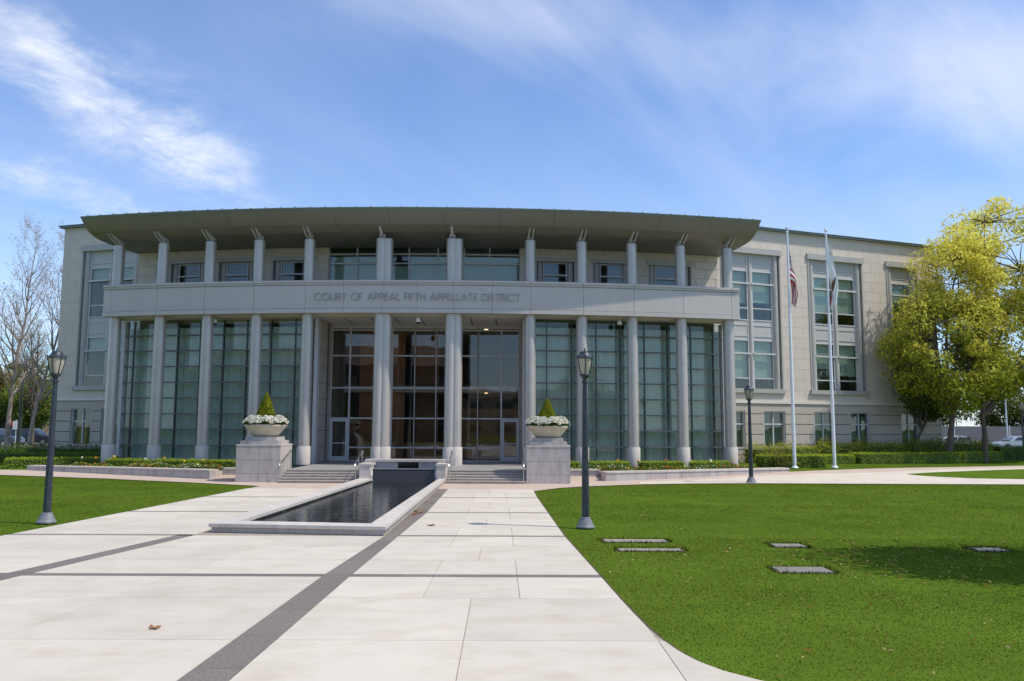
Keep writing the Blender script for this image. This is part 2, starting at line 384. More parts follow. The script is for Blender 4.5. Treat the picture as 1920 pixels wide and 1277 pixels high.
# ------------------------------------------------------------------ ground, lawn, paving
def ground():
    xs = np.unique(np.concatenate([np.linspace(-900, -60, 8), np.linspace(-60, 60, 41), np.linspace(60, 900, 8)]))
    ys = np.unique(np.concatenate([np.linspace(-600, -20, 6), np.linspace(-20, 36, 6), np.linspace(36, 47, 23), np.linspace(50, 110, 6), np.linspace(200, 1500, 6)]))
    v = [(x, y, hg(y)-.03) for y in ys for x in xs]; n = len(xs)
    f = [(j*n+i, j*n+i+1, (j+1)*n+i+1, (j+1)*n+i) for j in range(len(ys)-1) for i in range(n-1)]
    return structure(MB().add(v, f).build('lawn', 'lawn_soil'))
ground()

WALK = [(-5.58, 34.34), (-6.28, 24.3), (-6.69, 18.7), (-7.7, 6.0), (-8.3, 2.0), (-8.3, -14), (30, -14), (30, 6.4), (20, 6.5), (14, 6.62), (11, 6.92), (9.6, 7.25), (8.6, 7.62), (7.9, 7.97), (7.31, 8.36), (7.02, 8.68), (6.82, 9.05), (6.70, 9.45), (6.62, 9.9), (6.52, 10.7), (6.44, 12.), (6.34, 14.0), (6.08, 19.), (5.94, 24.3), (5.82, 29), (5.76, 32.17)]
LAWN_R_TOP = [(5.76, 32.17), (6.92, 33.95), (8.11, 34.92), (10.59, 36.19), (13.09, 36.83), (15.8, 37.16), (22.7, 37.1), (60, 37.1)]
LAWN_L_TOP = [(-5.58, 34.34), (-9.46, 36.41), (-14.08, 38.61), (-17.0, 39.38), (-19.98, 40.06), (-45, 43)]
WALL_L = [(-9.23, 38.54), (-12.89, 39.86), (-16.58, 40.99), (-19.79, 41.93)]
WALL_R = [(9.3, 38.21), (12.39, 39.4), (15.89, 40.96), (19.37, 42.51)]
PINK_FAR_R = [(19.65, 42.55), (21.91, 43.32), (26.65, 44.92), (35.12, 48.08), (60, 56.5)]
WHITE_FAR = [(10.87, 37.95), (13.57, 38.96), (16.58, 40.58), (19.55, 41.47), (22.46, 41.97), (25.69, 42.95), (33.46, 45.46), (60, 54)]
ISLAND = [(25.04, 41.63), (26.75, 42.31), (29.41, 43.08), (32.55, 44.04), (60, 52.3), (60, 39.85), (29.9, 39.87), (27.69, 40.11), (26.16, 40.67), (25.3, 41.2)]
def inpoly(px, py, poly):
    c = np.zeros(px.shape, bool); n = len(poly)
    for i in range(n):
        x0, y0 = poly[i]; x1, y1 = poly[(i+1) % n]
        k = ((y0 > py) != (y1 > py)); t = (x1-x0)*(py-y0)/((y1-y0) if y1 != y0 else 1e-9)+x0
        c ^= k & (px < t)
    return c
def sheet(name, poly, dz, matname, parent=None):
    """paving sheet that follows the rise of the ground, cut into strips along y"""
    bm = bmesh.new(); f = bm.faces.new([bm.verts.new((x, y, 0)) for x, y in poly])
    for y in np.arange(37.5, 46.1, .5):
        bmesh.ops.bisect_plane(bm, geom=bm.verts[:]+bm.edges[:]+bm.faces[:], plane_co=(0, y, 0), plane_no=(0, 1, 0))
    bmesh.ops.triangulate(bm, faces=bm.faces[:])
    for v in bm.verts: v.co.z = hg(v.co.y)+dz
    me = bpy.data.meshes.new(name); bm.to_mesh(me); bm.free()
    return link(name, me, parent, matname)
PINK = [(-5.6, 33.05), (-5.58, 34.34)]+LAWN_L_TOP[1:]+[(-45, 46.5), (-21.2, 41.95)]+WALL_L[::-1]+[(-9.23, 41.0), (9.3, 41.0)]+WALL_R+PINK_FAR_R+[(60, 37.1)]+LAWN_R_TOP[::-1][1:]+[(5.76, 33.05)]
WHITE = LAWN_R_TOP[3:]+WHITE_FAR[::-1]

# concrete walk: slabs in courses between the dark cross strips, each slab a piece
base_slab = structure(sheet('plaza', WALK, -.009, 'joint_walk'))
SOIL_EDGE = [(-5.62, 34.3), (-6.33, 24.3), (-6.74, 18.7), (-7.75, 6.0), (-8.35, 2.0), (-8.35, -14), (30, -14), (30, 6.46), (20, 6.56), (14, 6.68), (11, 6.98), (9.62, 7.31), (8.63, 7.68), (7.94, 8.03), (7.36, 8.41), (7.07, 8.72), (6.87, 9.09), (6.75, 9.48), (6.67, 9.92), (6.57, 10.72), (6.49, 12.0), (6.39, 14.0), (6.13, 19.), (5.99, 24.3), (5.87, 29), (5.81, 32.2)]
structure(sheet('soil_edge', SOIL_EDGE, -.0245, 'soil'))
def xr(y):   # right walk edge
    pts = [(-14, 30), (6.3, 30), (6.5, 20), (6.62, 14), (6.92, 11), (7.25, 9.6), (7.62, 8.6), (7.97, 7.9), (8.36, 7.31), (8.68, 7.02), (9.05, 6.82), (9.45, 6.70), (9.9, 6.62), (10.7, 6.52), (12, 6.44), (14, 6.34), (19, 6.08), (24.3, 5.94), (29, 5.82), (33.05, 5.76)]
    return float(np.interp(y, [p[0] for p in pts], [p[1] for p in pts]))
def xl(y): return float(np.interp(y, [-14, 2, 6, 18.7, 24.3, 34.34], [-8.3, -8.3, -7.7, -6.69, -6.28, -5.58]))
def sr(y): return (float(np.interp(y, [0, 8.3, 14, 19, 33], [1.3, 1.52, 1.67, 1.95, 1.98])), float(np.interp(y, [0, 8.3, 14, 24, 33], [1.8, 2.03, 2.13, 2.40, 2.36])))
def sl(y): o = -2.57-.183*(20.28-y); return (o, o+.42)
def slab(xa, xb, y0, y1, name='paving_slab', m='concrete', z0=-.05, z1=0., g=.005):
    """xa, xb: functions of y for the left and right edges"""
    y0 += g; y1 -= g; n = 1 if y1-y0 < .4 else 3 if y0 > 9 else 10
    ys = [y0+(y1-y0)*i/n for i in range(n+1)]
    poly = [(xa(y)+g, y) for y in ys][::-1]+[(xb(y)-g, y) for y in ys]
    if min(xb(y)-xa(y) for y in ys) < .015: return
    MB().prism(poly, z0, z1).build(name, m, base_slab)
def lerpf(fa, fb, t): return lambda y: fa(y)+(fb(y)-fa(y))*t
yb = [6.4, 8.2, 9.85, 12.2, 13.88, 14.12, 15.6, 17.35, 18.90, 19.10, 20.7, 22.4, 24.0, 24.2, 25.8, 27.4, 29.0, 29.2, 31.1, 33.0]
kinds = ['s', 's', 's', 's', 'x', 's', 's', 's', 'x', 's', 's', 's', 'x', 's', 's', 's', 'x', 's', 's']
for i, kd in enumerate(kinds):
    y0, y1 = yb[i], yb[i+1]; ym = (y0+y1)/2
    regs = [(lambda y: sr(y)[1], lambda y: min(xr(y), 6.55), 'R')]
    if y1 <= 19.05: regs += [(lambda y: sl(y)[1], lambda y: sr(y)[0], 'M'), (xl, lambda y: sl(y)[0], 'L')]
    else: regs += [(xl, lambda y: max(-2.45+.03*(y-19.5), -2.45), 'L')]
    for fa, fb, tagc in regs:
        if kd == 'x':
            n = 4 if tagc != 'R' else 5
            for k in range(n): slab(lerpf(fa, fb, k/n), lerpf(fa, fb, (k+1)/n), y0, y1, 'strip_paver', 'strip_paver', g=.004)
        else:
            n = (3 if i % 2 else 2) if tagc == 'R' else (2 if i % 2 else 1 if tagc == 'L' else 2)
            if y0 < 8.5: n = 2
            ref = (lambda y: float(np.interp(y, [0, 33], [6.75, 5.76]))) if tagc == 'R' else fb
            for k in range(n): slab(lerpf(fa, ref, k/n), lerpf(fa, ref, (k+1)/n) if k < n-1 else fb, y0, y1)
            if tagc == 'R' and xr(y0) > 6.6: slab(lambda y: min(xr(y), 6.55), xr, y0, y1)
for k in range(11):    # dark strips running towards the steps
    y0 = 6.0+k*1.36; y1 = y0+1.36
    y1 = min(y1, 19.05)
    if y1-y0 > .1: slab(lambda y: sl(y)[0], lambda y: sl(y)[1], y0, y1, 'strip_paver', 'strip_paver', g=.004)
for k in range(20):
    y0 = 6.0+k*1.36; y1 = min(33., y0+1.36)
    if y1-y0 > .1: slab(lambda y: sr(y)[0], lambda y: sr(y)[1], y0, y1, 'strip_paver', 'strip_paver', g=.004)
for iy in range(6):    # behind and around the camera
    for ix in range(12):
        x0 = -8.2+ix*3.18; y0 = -13.9+iy*3.35
        slab(lambda y, x0=x0: x0, lambda y, x0=x0: min(29.9, x0+3.18), y0, min(6.35, y0+3.35))

pink = structure(sheet('brick_path', PINK, -.006, 'pink_paving'))
structure(sheet('pavement', WHITE, -.001, 'concrete'))
structure(sheet('lawn_island', ISLAND, .012, 'lawn_soil'))
# ------------------------------------------------------------------ grass blades (uncountable)
def in_walk(x, y, pad=0.):
    return inpoly(x, y, WALK) | inpoly(x, y, PINK) | (inpoly(x+pad, y, WALK) | inpoly(x-pad, y, WALK) | inpoly(x, y-pad, WALK) if np.any(pad) else False)
LIDS = [(7.60, 18.45, .68, .20, 'long'), (7.71, 17.12, .64, .14, 'long'), (10.81, 17.8, .32, .22, 'grate'), (10.03, 14.8, .46, .26, 'grate'), (14.86, 17.3, .30, .2, 'grate')]
def grass(name, regions, label):
    P = []
    for (x0, x1, y0, y1, dens) in regions:
        n = int((x1-x0)*(y1-y0)*dens); x = rng.uniform(x0, x1, n); y = rng.uniform(y0, y1, n)
        vis = (np.abs((x-4.774)/np.maximum(y, .1)) < .68)
        k = vis & ~in_walk(x, y, rng.uniform(.0, .045, n))
        for lx, ly, lw, ld, _ in LIDS: k &= ~((np.abs(x-lx) < lw+.03) & (np.abs(y-ly) < ld+.03))
        for lx, ly in ((6.716, 20.66), (15.93, 37.6), (-7.08, 21.24)): k &= ~(np.hypot(x-lx, y-ly) < .27)
        P.append(np.stack([x[k], y[k]], 1))
    for lx, ly, lw, ld, _ in (LIDS if x1 > 0 else []):
        m_ = 2600; x = rng.uniform(lx-lw-.14, lx+lw+.14, m_); y = rng.uniform(ly-ld-.15, ly+ld+.16, m_); k = ~((np.abs(x-lx) < lw-.02) & (np.abs(y-ly) < ld-.02)); P.append(np.stack([x[k], y[k]], 1))
    P = np.concatenate(P); n = len(P)
    z = np.array([hg(v) for v in P[:, 1]])-.03
    far = np.clip((P[:, 1]-8)/30, 0, 1)
    h = rng.uniform(.008, .018, n); a = rng.uniform(0, 2*math.pi, n); w = .004+.011*far
    near = np.zeros(n, bool)
    for lx, ly, lw, ld, _ in LIDS: near |= (np.abs(P[:, 0]-lx) < lw+.12) & (np.abs(P[:, 1]-ly) < ld+.14)
    h[near] *= rng.uniform(3.5, 6., near.sum())
    dx, dy = np.cos(a)*w, np.sin(a)*w; lean = rng.normal(0, .012, (n, 2))
    v = np.zeros((n, 3, 3)); b = np.stack([P[:, 0], P[:, 1], z], 1)
    v[:, 0] = b+np.stack([dx, dy, 0*dx], 1); v[:, 1] = b-np.stack([dx, dy, 0*dx], 1); v[:, 2] = b+np.stack([lean[:, 0], lean[:, 1], h], 1)
    pat = .5+.5*np.sin(P[:, 0]*1.3+2*np.sin(P[:, 1]*.7))*np.sin(P[:, 1]*.9+1.5*np.sin(P[:, 0]*.5))
    pat2 = .5+.5*np.sin(P[:, 0]*.33+.4*P[:, 1]+1.7*np.sin(P[:, 1]*.21))
    br = rng.uniform(.86, 1.14, n)*(.72+.20*pat+.34*pat2)
    c = np.stack([.084*br*(.9+.22*pat2)*(1+.25*rng.normal(0, 1, n).clip(-1, 2)), .134*br, .017*br], 1).clip(.005, 1)
    yl = rng.random(n) < .03+.14*(pat2 > .8)*pat*pat; c[yl] = np.stack([.15*br[yl], .15*br[yl], .035*br[yl]], 1)
    o = link(name, quads_mesh(name, v, c), None, 'blade'); tag(o, label, 'grass'); return stuff(o)
grass('grass', [(5.7, 15, 7, 13, 1500), (5.7, 17, 13, 19, 900), (5.5, 24, 19, 27, 420), (5.5, 32, 27, 37.2, 230), (20, 45, 39.5, 52, 100), (-20, -5, 17, 28, 480), (-24, -5, 28, 41, 230)], 'short mown green lawn grass on both sides of the concrete walk')

# ------------------------------------------------------------------ courthouse
CH = empty('courthouse', (0, 45, 0), 'large pale stone courthouse with curved row of grey columns and sweeping overhanging roof', 'courthouse')
COLS = [.2307, .193, .1552, .1176, .0799, .0252]
# --- wings: limestone cladding, tall windows, small ground-floor windows
WINGS = {'R': Flat((17.63, 51.08), (.937, .35), (.35, -.937), 1.06), 'L': Flat((-18.118, 51.06), (-.956, .292), (-.292, -.956), 1.06)}
TALL = {'R': [(.75, 5.18, 2), (7.30, 11.75, 2), (13.78, 16.55, 1)], 'L': [(.75, 5.15, 2)]}
SMALL = {'R': [(.75, 2.25), (3.6, 5.2), (7.42, 9.0), (10.28, 11.85), (14.5, 16.0)], 'L': [(1.75, 3.0), (3.73, 5.25)]}
WEND = {'R': 18.05, 'L': 6.65}
ROWS_GLASS = [(12.1, 11.40, 'top'), (11.27, 9.86, 'mid'), (9.77, 9.13, 'low'), (7.80, 7.07, 'top'), (6.94, 5.54, 'mid'), (5.46, 4.88, 'low')]
ROWS_PANEL = [(13.18, 12.50), (12.40, 12.17), (9.03, 8.81), (8.72, 8.14), (8.05, 7.87)]
def tall_window(S, u0, u1, nb):
    m = MB()
    S.box(m, u0-.06, u1+.06, 13.2, 13.56, -.15, .13)          # lintel
    S.box(m, u0-.10, u1+.10, 4.60, 4.86, -.15, .17)           # sill
    S.box(m, u0, u0+.10, 4.862, 13.198, -.30, .05); S.box(m, u1-.10, u1, 4.862, 13.198, -.30, .05)
    w = m.build('window', 'window_metal', CH)
    ins0, ins1 = u0+.56, u1-.56
    def pil(u, r, dd):
        ring = []
        for z in (4.862, 13.198): ring.append([S.pt(u+r*math.cos(t)/S.k, z, dd+r*math.sin(t)*.9) for t in np.linspace(0, math.pi, 11)])
        MB().sweep(ring).build('pilaster', 'window_metal', w, True)
    pil(u0+.33, .215, -.2); pil(u1-.33, .215, -.2)
    bays = [(ins0, ins1)]
    if nb == 2:
        c = (u0+u1)/2; bays = [(ins0, c-.15), (c+.15, ins1)]; pil(c, .14, -.21)
    fr = MB()
    for a, b in bays:
        S.box(fr, a-.02, a+.06, 4.865, 13.195, -.28, -.17); S.box(fr, b-.06, b+.02, 4.865, 13.195, -.28, -.17)
        zs = [13.18, 12.45, 12.135, 9.815, 9.08, 8.765, 8.095, 7.835, 5.50]
        for z in zs: S.box(fr, a+.06, b-.06, z-.035, z+.035, -.27, -.172)
        for z in (11.335, 7.005): S.box(fr, a-.06, b+.06, z-.05, z+.05, -.22, -.04)
    fr.build('frame', 'frame_metal', w)
    for a, b in bays:
        for z1, z0 in ROWS_PANEL: m = MB(); S.box(m, a+.06, b-.06, z0, z1, -.26, -.205); m.build('spandrel_panel', 'spandrel', w)
        for z1, z0, kd in ROWS_GLASS:
            m = MB(); S.box(m, a+.06, b-.06, z0-.02, z1+.02, -.245, -.225); m.build('pane', 'glass_window', w)
            if kd != 'low':
                if S.dr[0] < 0 and kd == 'mid': continue
                drop = random.choice([0., 0., .2, .25, .5]) if kd == 'mid' else 0.
                m = MB(); S.box(m, a+.02, b-.02, z0+drop*(z1-z0), z1+.03, -.42, -.40); m.build('blind', 'blind', w)
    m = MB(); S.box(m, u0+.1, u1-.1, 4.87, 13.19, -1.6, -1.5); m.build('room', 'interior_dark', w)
def small_window(S, u0, u1):
    m = MB(); z0, z1 = 1.36, 3.5
    S.box(m, u0, u0+.07, z0, z1, -.30, -.02); S.box(m, u1-.07, u1, z0, z1, -.30, -.02); S.box(m, u0+.07, u1-.07, z1-.07, z1, -.30, -.02)
    S.box(m, u0+.071, u1-.071, 2.68, 2.76, -.25, -.10); c = (u0+u1)/2
    S.box(m, c-.04, c+.04, z0, 2.679, -.24, -.12); S.box(m, c-.04, c+.04, 2.761, z1-.071, -.24, -.12)
    w = m.build('window', 'frame_metal', CH)
    m = MB(); S.box(m, u0-.05, u1+.05, 1.22, 1.358, -.2, .07); m.build('sill', 'window_metal', w)
    for a, b in ((u0+.07, c-.04), (c+.04, u1-.07)):
        for p, q in ((z0, 2.68), (2.76, z1-.07)): m = MB(); S.box(m, a, b, p, q, -.20, -.18); m.build('pane', 'glass_window', w)
    m = MB(); S.box(m, u0+.05, u1-.05, z0 if S.dr[0] > 0 else 2.7, z1, -.40, -.38); m.build('blind', 'blind_dark', w)
    if S.dr[0] < 0: m = MB(); S.box(m, u0+.05, u1-.05, z0, z1, -1.3, -1.25); m.build('room', 'interior_dark', w)
for sd_, S in WINGS.items():
    U = WEND[sd_]
    holes = [(a, b, 4.6, 13.56) for a, b, n in TALL[sd_]]
    clad_wall(S, -.9, U, [4.16+.655*i for i in range(17)], 1.28, holes, 'limestone', CH, gap=.018, proud=.008)
    h2 = [(a, b, 1.22, 3.5) for a, b in SMALL[sd_]]
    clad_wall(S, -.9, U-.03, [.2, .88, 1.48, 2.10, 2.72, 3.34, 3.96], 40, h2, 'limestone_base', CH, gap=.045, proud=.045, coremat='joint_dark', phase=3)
    m = MB(); S.box(m, -.9, U+.03, 3.965, 4.155, -.2, .12); m.build('string_course', 'string_stone', CH)
    m = MB(); S.box(m, -.9, U+.002, 14.642, 14.76, -.5, .012); m.build('parapet_course', 'limestone', CH); m = MB(); S.box(m, -.9, U+.20, 14.762, 14.86, -.5, .26); S.box(m, -.9, U+.26, 14.862, 14.90, -.5, .34); m.build('parapet_coping', 'roof_metal', CH)
    for t in TALL[sd_]: tall_window(S, *t)
    for t in SMALL[sd_]: small_window(S, *t)
    m = MB(); S.box(m, -.9, U-.02, .2, 14.64, -13, -1.7); m.build('wing_body', 'limestone', CH)
    m = MB(); S.box(m, -.9, U+.15, 14.45, 14.63, -13.2, -.33); m.build('wing_roof', 'roof_metal', CH)
    m = MB(); S.box(m, U-.35, U-.025, .2, 14.44, -1.68, -.33); m.build('wall_return', 'limestone', CH)

# --- upper storey wall behind the columns
RU = R-2.72; SU = Arc(RU); UE = .243*RU
upw = [(-.2133, -.1806), (-.1702, -.1380), (-.1240, -.0880), (.0880, .1210), (.1345, .1665), (.1812, .2196)]
upw = [(a*RU, b*RU) for a, b in upw]
cw0, cw1 = -.0772*RU, .0758*RU
clad_wall(SU, -UE, UE, [9.0, 9.55, 10.1, 10.65, 11.2, 11.75, 12.2, 12.60], 1.25, [(a, b, 9.1, 12.08) for a, b in upw]+[(cw0, cw1, 9.1, 12.605)], 'limestone', CH)
for a, b in upw:
    m = MB(); SU.box(m, a-.08, b+.08, 11.86, 12.10, -.1, .10); SU.box(m, a, a+.09, 9.1, 11.858, -.3, .03); SU.box(m, b-.09, b, 9.1, 11.858, -.3, .03)
    w = m.build('window', 'window_metal', CH)
    for u in (a+.28, b-.28):
        ring = [[SU.pt(u+.17*math.cos(t), z, -.24+.17*math.sin(t)) for t in np.linspace(0, math.pi, 9)] for z in (9.1, 11.856)]
        MB().sweep(ring).build('pilaster', 'window_metal', w, True)
    i0, i1 = a+.48, b-.48; m = MB()
    SU.box(m, i0, i0+.06, 9.1, 11.855, -.26, -.15); SU.box(m, i1-.06, i1, 9.1, 11.855, -.26, -.15); SU.box(m, i0+.06, i1-.06, 11.78, 11.855, -.26, -.15); SU.box(m, i0-.05, i1+.05, 11.06, 11.14, -.2, -.04)
    m.build('frame', 'frame_metal', w)
    for p, q in ((9.1, 11.06), (11.14, 11.78)): m = MB(); SU.box(m, i0+.06, i1-.06, p, q, -.22, -.20); m.build('pane', 'glass_window', w)
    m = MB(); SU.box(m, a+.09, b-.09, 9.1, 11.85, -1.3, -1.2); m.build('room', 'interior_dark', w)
m = MB(); ang = [x*RU for x in (-.0772, -.0544, -.0336, -.0128, .0104, .0313, .0518, .0758)]
for u in ang: SU.box(m, u-.04, u+.04, 9.1, 12.6, -.25, -.10)
for z in (11.68, 12.21): 
    for i in range(7): SU.box(m, ang[i]+.04, ang[i+1]-.04, z-.04, z+.04, -.24, -.11)
w = m.build('upper_glazing', 'frame_metal', CH)
for i in range(7):
    for p, q in ((9.1, 11.64), (11.72, 12.17), (12.25, 12.6)):
        m = MB(); SU.box(m, ang[i]+.04, ang[i+1]-.04, p, q, -.20, -.18); m.build('pane', 'glass_window', w)
    m = MB(); SU.box(m, ang[i]+.03, ang[i+1]-.03, 9.1, 12.15 if i not in (2,) else 11.6, -.50, -.48); m.build('blind', 'blind', w)
m = MB(); SU.box(m, cw0, cw1, 9.05, 12.6, -2.0, -1.9); m.build('room', 'interior_dark', w)
# solid body behind, terrace slab and return walls
m = MB()
Arc(R-3.5).box(m, -.243*(R-3.5), .243*(R-3.5), 9.0, 13.2, -9, -1.6)
m.build('block_body', 'limestone', CH)
for sg in (-1, 1):
    a = sg*.243; m = MB(); rr = [R-2.76, R-8]; th = .004*sg
    m.hexa([arcp(a-th, rr[0], .3), arcp(a, rr[0], .3), arcp(a, rr[1], .3), arcp(a-th, rr[1], .3), arcp(a-th, rr[0], 12.6), arcp(a, rr[0], 12.6), arcp(a, rr[1], 12.6), arcp(a-th, rr[1], 12.6)]); m.build('wall_return', 'limestone', CH)
m = MB(); Arc(R).box(m, -.2355*R, .2355*R, 8.72, 9.0, -3.2, .40); m.build('terrace_slab', 'ceiling_panel', CH)

# --- entablature band with lettering
SB = Arc(R); AE = .2366
m = MB(); SB.box(m, -AE*R+.02, AE*R-.02, 8.40, 10.0, -.10, .47); band = m.build('entablature', 'band_joint', CH)
J = [-.2303, -.1923, -.1548, -.1175, -.0797, -.0525, -.025, 0, .025, .0525, .0797, .1175, .1548, .1923, .2303]
ed = [-AE]+J+[AE]
for i in range(len(ed)-1):
    g = .008
    for z0, z1, d0, d1 in ((8.625, 9.845, .40, .50), (8.38, 8.60, -.12, .565), (9.87, 9.975, .30, .545), (9.98, 10.10, -.14, .60)):
        m = MB(); SB.box(m, ed[i]*R+g, ed[i+1]*R-g, z0, z1, d0, d1); m.build('band_panel', 'band_metal', band)
for sg in (-1, 1):   # end faces
    m = MB(); SB.box(m, sg*AE*R-.012, sg*AE*R+.012, 8.61, 9.86, -.1, .49); m.build('band_panel', 'band_metal', band)
def arcpts(cx, cy, rx, ry, a0, a1, n=14): return [(cx+rx*math.cos(math.radians(a0+(a1-a0)*i/n)), cy+ry*math.sin(math.radians(a0+(a1-a0)*i/n))) for i in range(n+1)]
GL = {'C': (.92, [arcpts(.5, .5, .5, .5, 42, 318, 22)]), 'O': (1.0, [arcpts(.5, .5, .5, .5, 0, 360, 28)]),
 'U': (.66, [[(0, 1), (0, .33)]+arcpts(.33, .33, .33, .33, 180, 360, 12)+[(.66, 1)]]),
 'R': (.56, [[(0, 0), (0, 1)], [(0, .97), (.22, .97)]+arcpts(.22, .72, .27, .25, 90, -90, 10)+[(0, .47)], [(.20, .47), (.56, 0)]]),
 'T': (.58, [[(0, .97), (.58, .97)], [(.29, .95), (.29, 0)]]), 'F': (.42, [[(0, 0), (0, 1)], [(0, .97), (.42, .97)], [(0, .5), (.34, .5)]]),
 'A': (.84, [[(0, 0), (.42, 1), (.84, 0)], [(.13, .30), (.71, .30)]]), 'P': (.50, [[(0, 0), (0, 1)], [(0, .97), (.22, .97)]+arcpts(.22, .70, .28, .27, 90, -90, 10)+[(0, .43)]]),
 'E': (.42, [[(0, 0), (0, 1)], [(0, .97), (.42, .97)], [(0, .53), (.34, .53)], [(0, .03), (.42, .03)]]), 'L': (.42, [[(0, 0), (0, 1)], [(0, .03), (.42, .03)]]),
 'I': (.02, [[(0, 0), (0, 1)]]), 'H': (.64, [[(0, 0), (0, 1)], [(.64, 0), (.64, 1)], [(0, .52), (.64, .52)]]),
 'D': (.80, [[(0, 0), (0, 1)], [(0, .97), (.3, .97)]+arcpts(.3, .5, .5, .47, 90, -90, 16)+[(0, .03)]]),
 'S': (.46, [arcpts(.24, .74, .22, .25, 40, 250, 12)+arcpts(.22, .26, .24, .26, 80, -140, 12)])}
def lettering(text, u0, u1, z0, h):
    adv = []; x = 0.
    for ch in text:
        if ch == ' ': x += .46; adv.append(None); continue
        adv.append(x); x += GL[ch][0]+.20
    tot = x-.20; sc = (u1-u0)/tot
    for ch, ax in zip(text, adv):
        if ax is None: continue
        m = MB(); hw = .047
        for si, st in enumerate(GL[ch][1]):
            P = [Vector(p) for p in st]; rings = []
            for i, p in enumerate(P):
                d = (P[min(i+1, len(P)-1)]-P[max(i-1, 0)]).normalized()
                if ch == 'O' and i in (0, len(P)-1): d = Vector((0, 1))
                nrm = Vector((-d.y, d.x)); k = 1.
                if ch == 'A' and i == 1 and si == 0: k = 1.6
                q0, q1 = p+nrm*hw*k, p-nrm*hw*k
                dd = .545+.003*si
                f = lambda q, d_: SB.pt(u0+(ax+q.x)*sc, z0+q.y*h, d_)
                rings.append([f(q0, .495), f(q1, .495), f(q1, dd), f(q0, dd)])
            m.sweep(rings)
        m.build('letter', 'letter_metal', band)
lettering('COURT OF APPEAL FIFTH APPELLATE DISTRICT', -.0732*R, .0722*R, 9.045, .375)

# --- columns
def column(sgn, i):
    a = sgn*COLS[i]; x, y, _ = arcp(a, R, 0); twin = i == 5
    ux, uy = math.cos(a), math.sin(a)
    zb = .34 if i < 4 else .5
    sh = [(0, .305, 0.)] if not twin else [(-.15, .29, .10), (.14, .335, 0.)]
    m = MB()
    for du, r, df in sh:
        cx, cy = x+ux*du+math.sin(a)*df, y+uy*du-math.cos(a)*df
        zz = [1.447, 4.0, 4.015, 7.0, 7.015, 8.38]
        for z0, z1 in ((1.447, 3.1), (3.112, 5.9), (5.912, 8.379)): m.lathe([(r-.006, z0), (r, z0+.006), (r, z1-.006), (r-.006, z1)], cx, cy, 32)
        m.lathe([(r-.012, 1.447), (r-.012, 8.37)], cx, cy, 24, caps=False)
    c = m.build('column', 'column_metal', CH, True)
    m = MB()
    for du, r, df in sh:
        cx, cy = x+ux*du+math.sin(a)*df, y+uy*du-math.cos(a)*df
        m.lathe([(r+.05, zb), (r+.05, 1.43), (r+.04, 1.444)], cx, cy, 32)
    m.build('plinth', 'granite_clean', c, True)
    m = MB()
    for du, r, df in sh:
        cx, cy = x+ux*du+math.sin(a)*df, y+uy*du-math.cos(a)*df
        m.lathe([(r-.015, 10.05), (r-.015, 12.385), (r-.04, 12.41)], cx, cy, 32)
    m.build('upper_shaft', 'column_metal', c, True)
    # bracket: block and two fins reaching out to the soffit
    m = MB(); off = -.12 if twin else 0.
    def P(u, d, z): return (x+ux*(u+off)+math.sin(a)*d, y+uy*(u+off)-math.cos(a)*d, z)
    def bx(u0, u1, d0, d1, z0, z1, e=0.):
        m.hexa([P(u0, d1, z0), P(u1, d1, z0), P(u1, d0, z0), P(u0, d0, z0), P(u0, d1+e, z1), P(u1, d1+e, z1), P(u1, d0+e*.4, z1), P(u0, d0+e*.4, z1)])
    bx(-.16, .16, -.16, .12, 12.411, 12.66)
    def fin(u0, u1):
        prof = [(.0, 12.44), (.17, 12.44), (.50, 12.62), (.86, 12.87), (.83, 12.92), (.62, 12.82), (.0, 12.72)]
        m.sweep([[P(u, d, z) for d, z in prof] for u in (u0, u1)])
    if twin: fin(-.065, .065)
    else: fin(-.135, -.075); fin(.075, .135)
    m.build('bracket', 'bracket_metal', c)
for i in range(6):
    for sgn in (-1, 1): column(sgn, i)

# --- roof: curved soffit panels, lip, standing seams
SOF = [(-3.2, 12.60), (-1.8, 12.62), (-.76, 12.66), (.22, 12.74), (.62, 12.83), (.98, 12.97), (1.22, 13.13), (1.42, 13.33), (1.56, 13.49), (1.66, 13.62)]
RE = .2465
def rib(a, pts): return [arcp(a, R+d, z) for d, z in pts]
m = MB(); n = 40; rings = []
top = [(1.70, 13.63), (1.72, 13.70), (1.66, 13.725), (-6.5, 14.35), (-6.5, 13.0), (-3.25, 12.70), (.25, 12.83), (1.2, 13.25)]
for i in range(n+1): rings.append(rib(-RE+2*RE*i/n, top))
roof = m.sweep(rings).build('roof', 'roof_metal', CH)
ndiv = 13; rowsp = [SOF[0:4], SOF[3:6], SOF[5:]]
for k in range(ndiv):
    a0 = -RE+2*RE*k/ndiv+.00009; a1 = -RE+2*RE*(k+1)/ndiv-.00009
    if k == 0: a0 = -RE
    if k == ndiv-1: a1 = RE
    for rw in rowsp:
        pts = [(d+(.006 if j == 0 else -.006 if j == len(rw)-1 else 0), z) for j, (d, z) in enumerate(rw)]
        prof = pts+[(d-.02, z+.05) for d, z in pts[::-1]]
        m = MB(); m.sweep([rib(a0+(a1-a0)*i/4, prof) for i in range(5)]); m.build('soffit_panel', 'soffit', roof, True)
for k in range(47):
    a = -RE+2*RE*(k+.5)/47; m = MB(); e = .00028
    m.hexa([arcp(a-e, R+1.68, 13.72), arcp(a+e, R+1.68, 13.72), arcp(a+e, R-6, 14.31), arcp(a-e, R-6, 14.31), arcp(a-e, R+1.66, 13.775), arcp(a+e, R+1.66, 13.775), arcp(a+e, R-6, 14.37), arcp(a-e, R-6, 14.37)])
    m.build('roof_seam', 'roof_metal', roof)

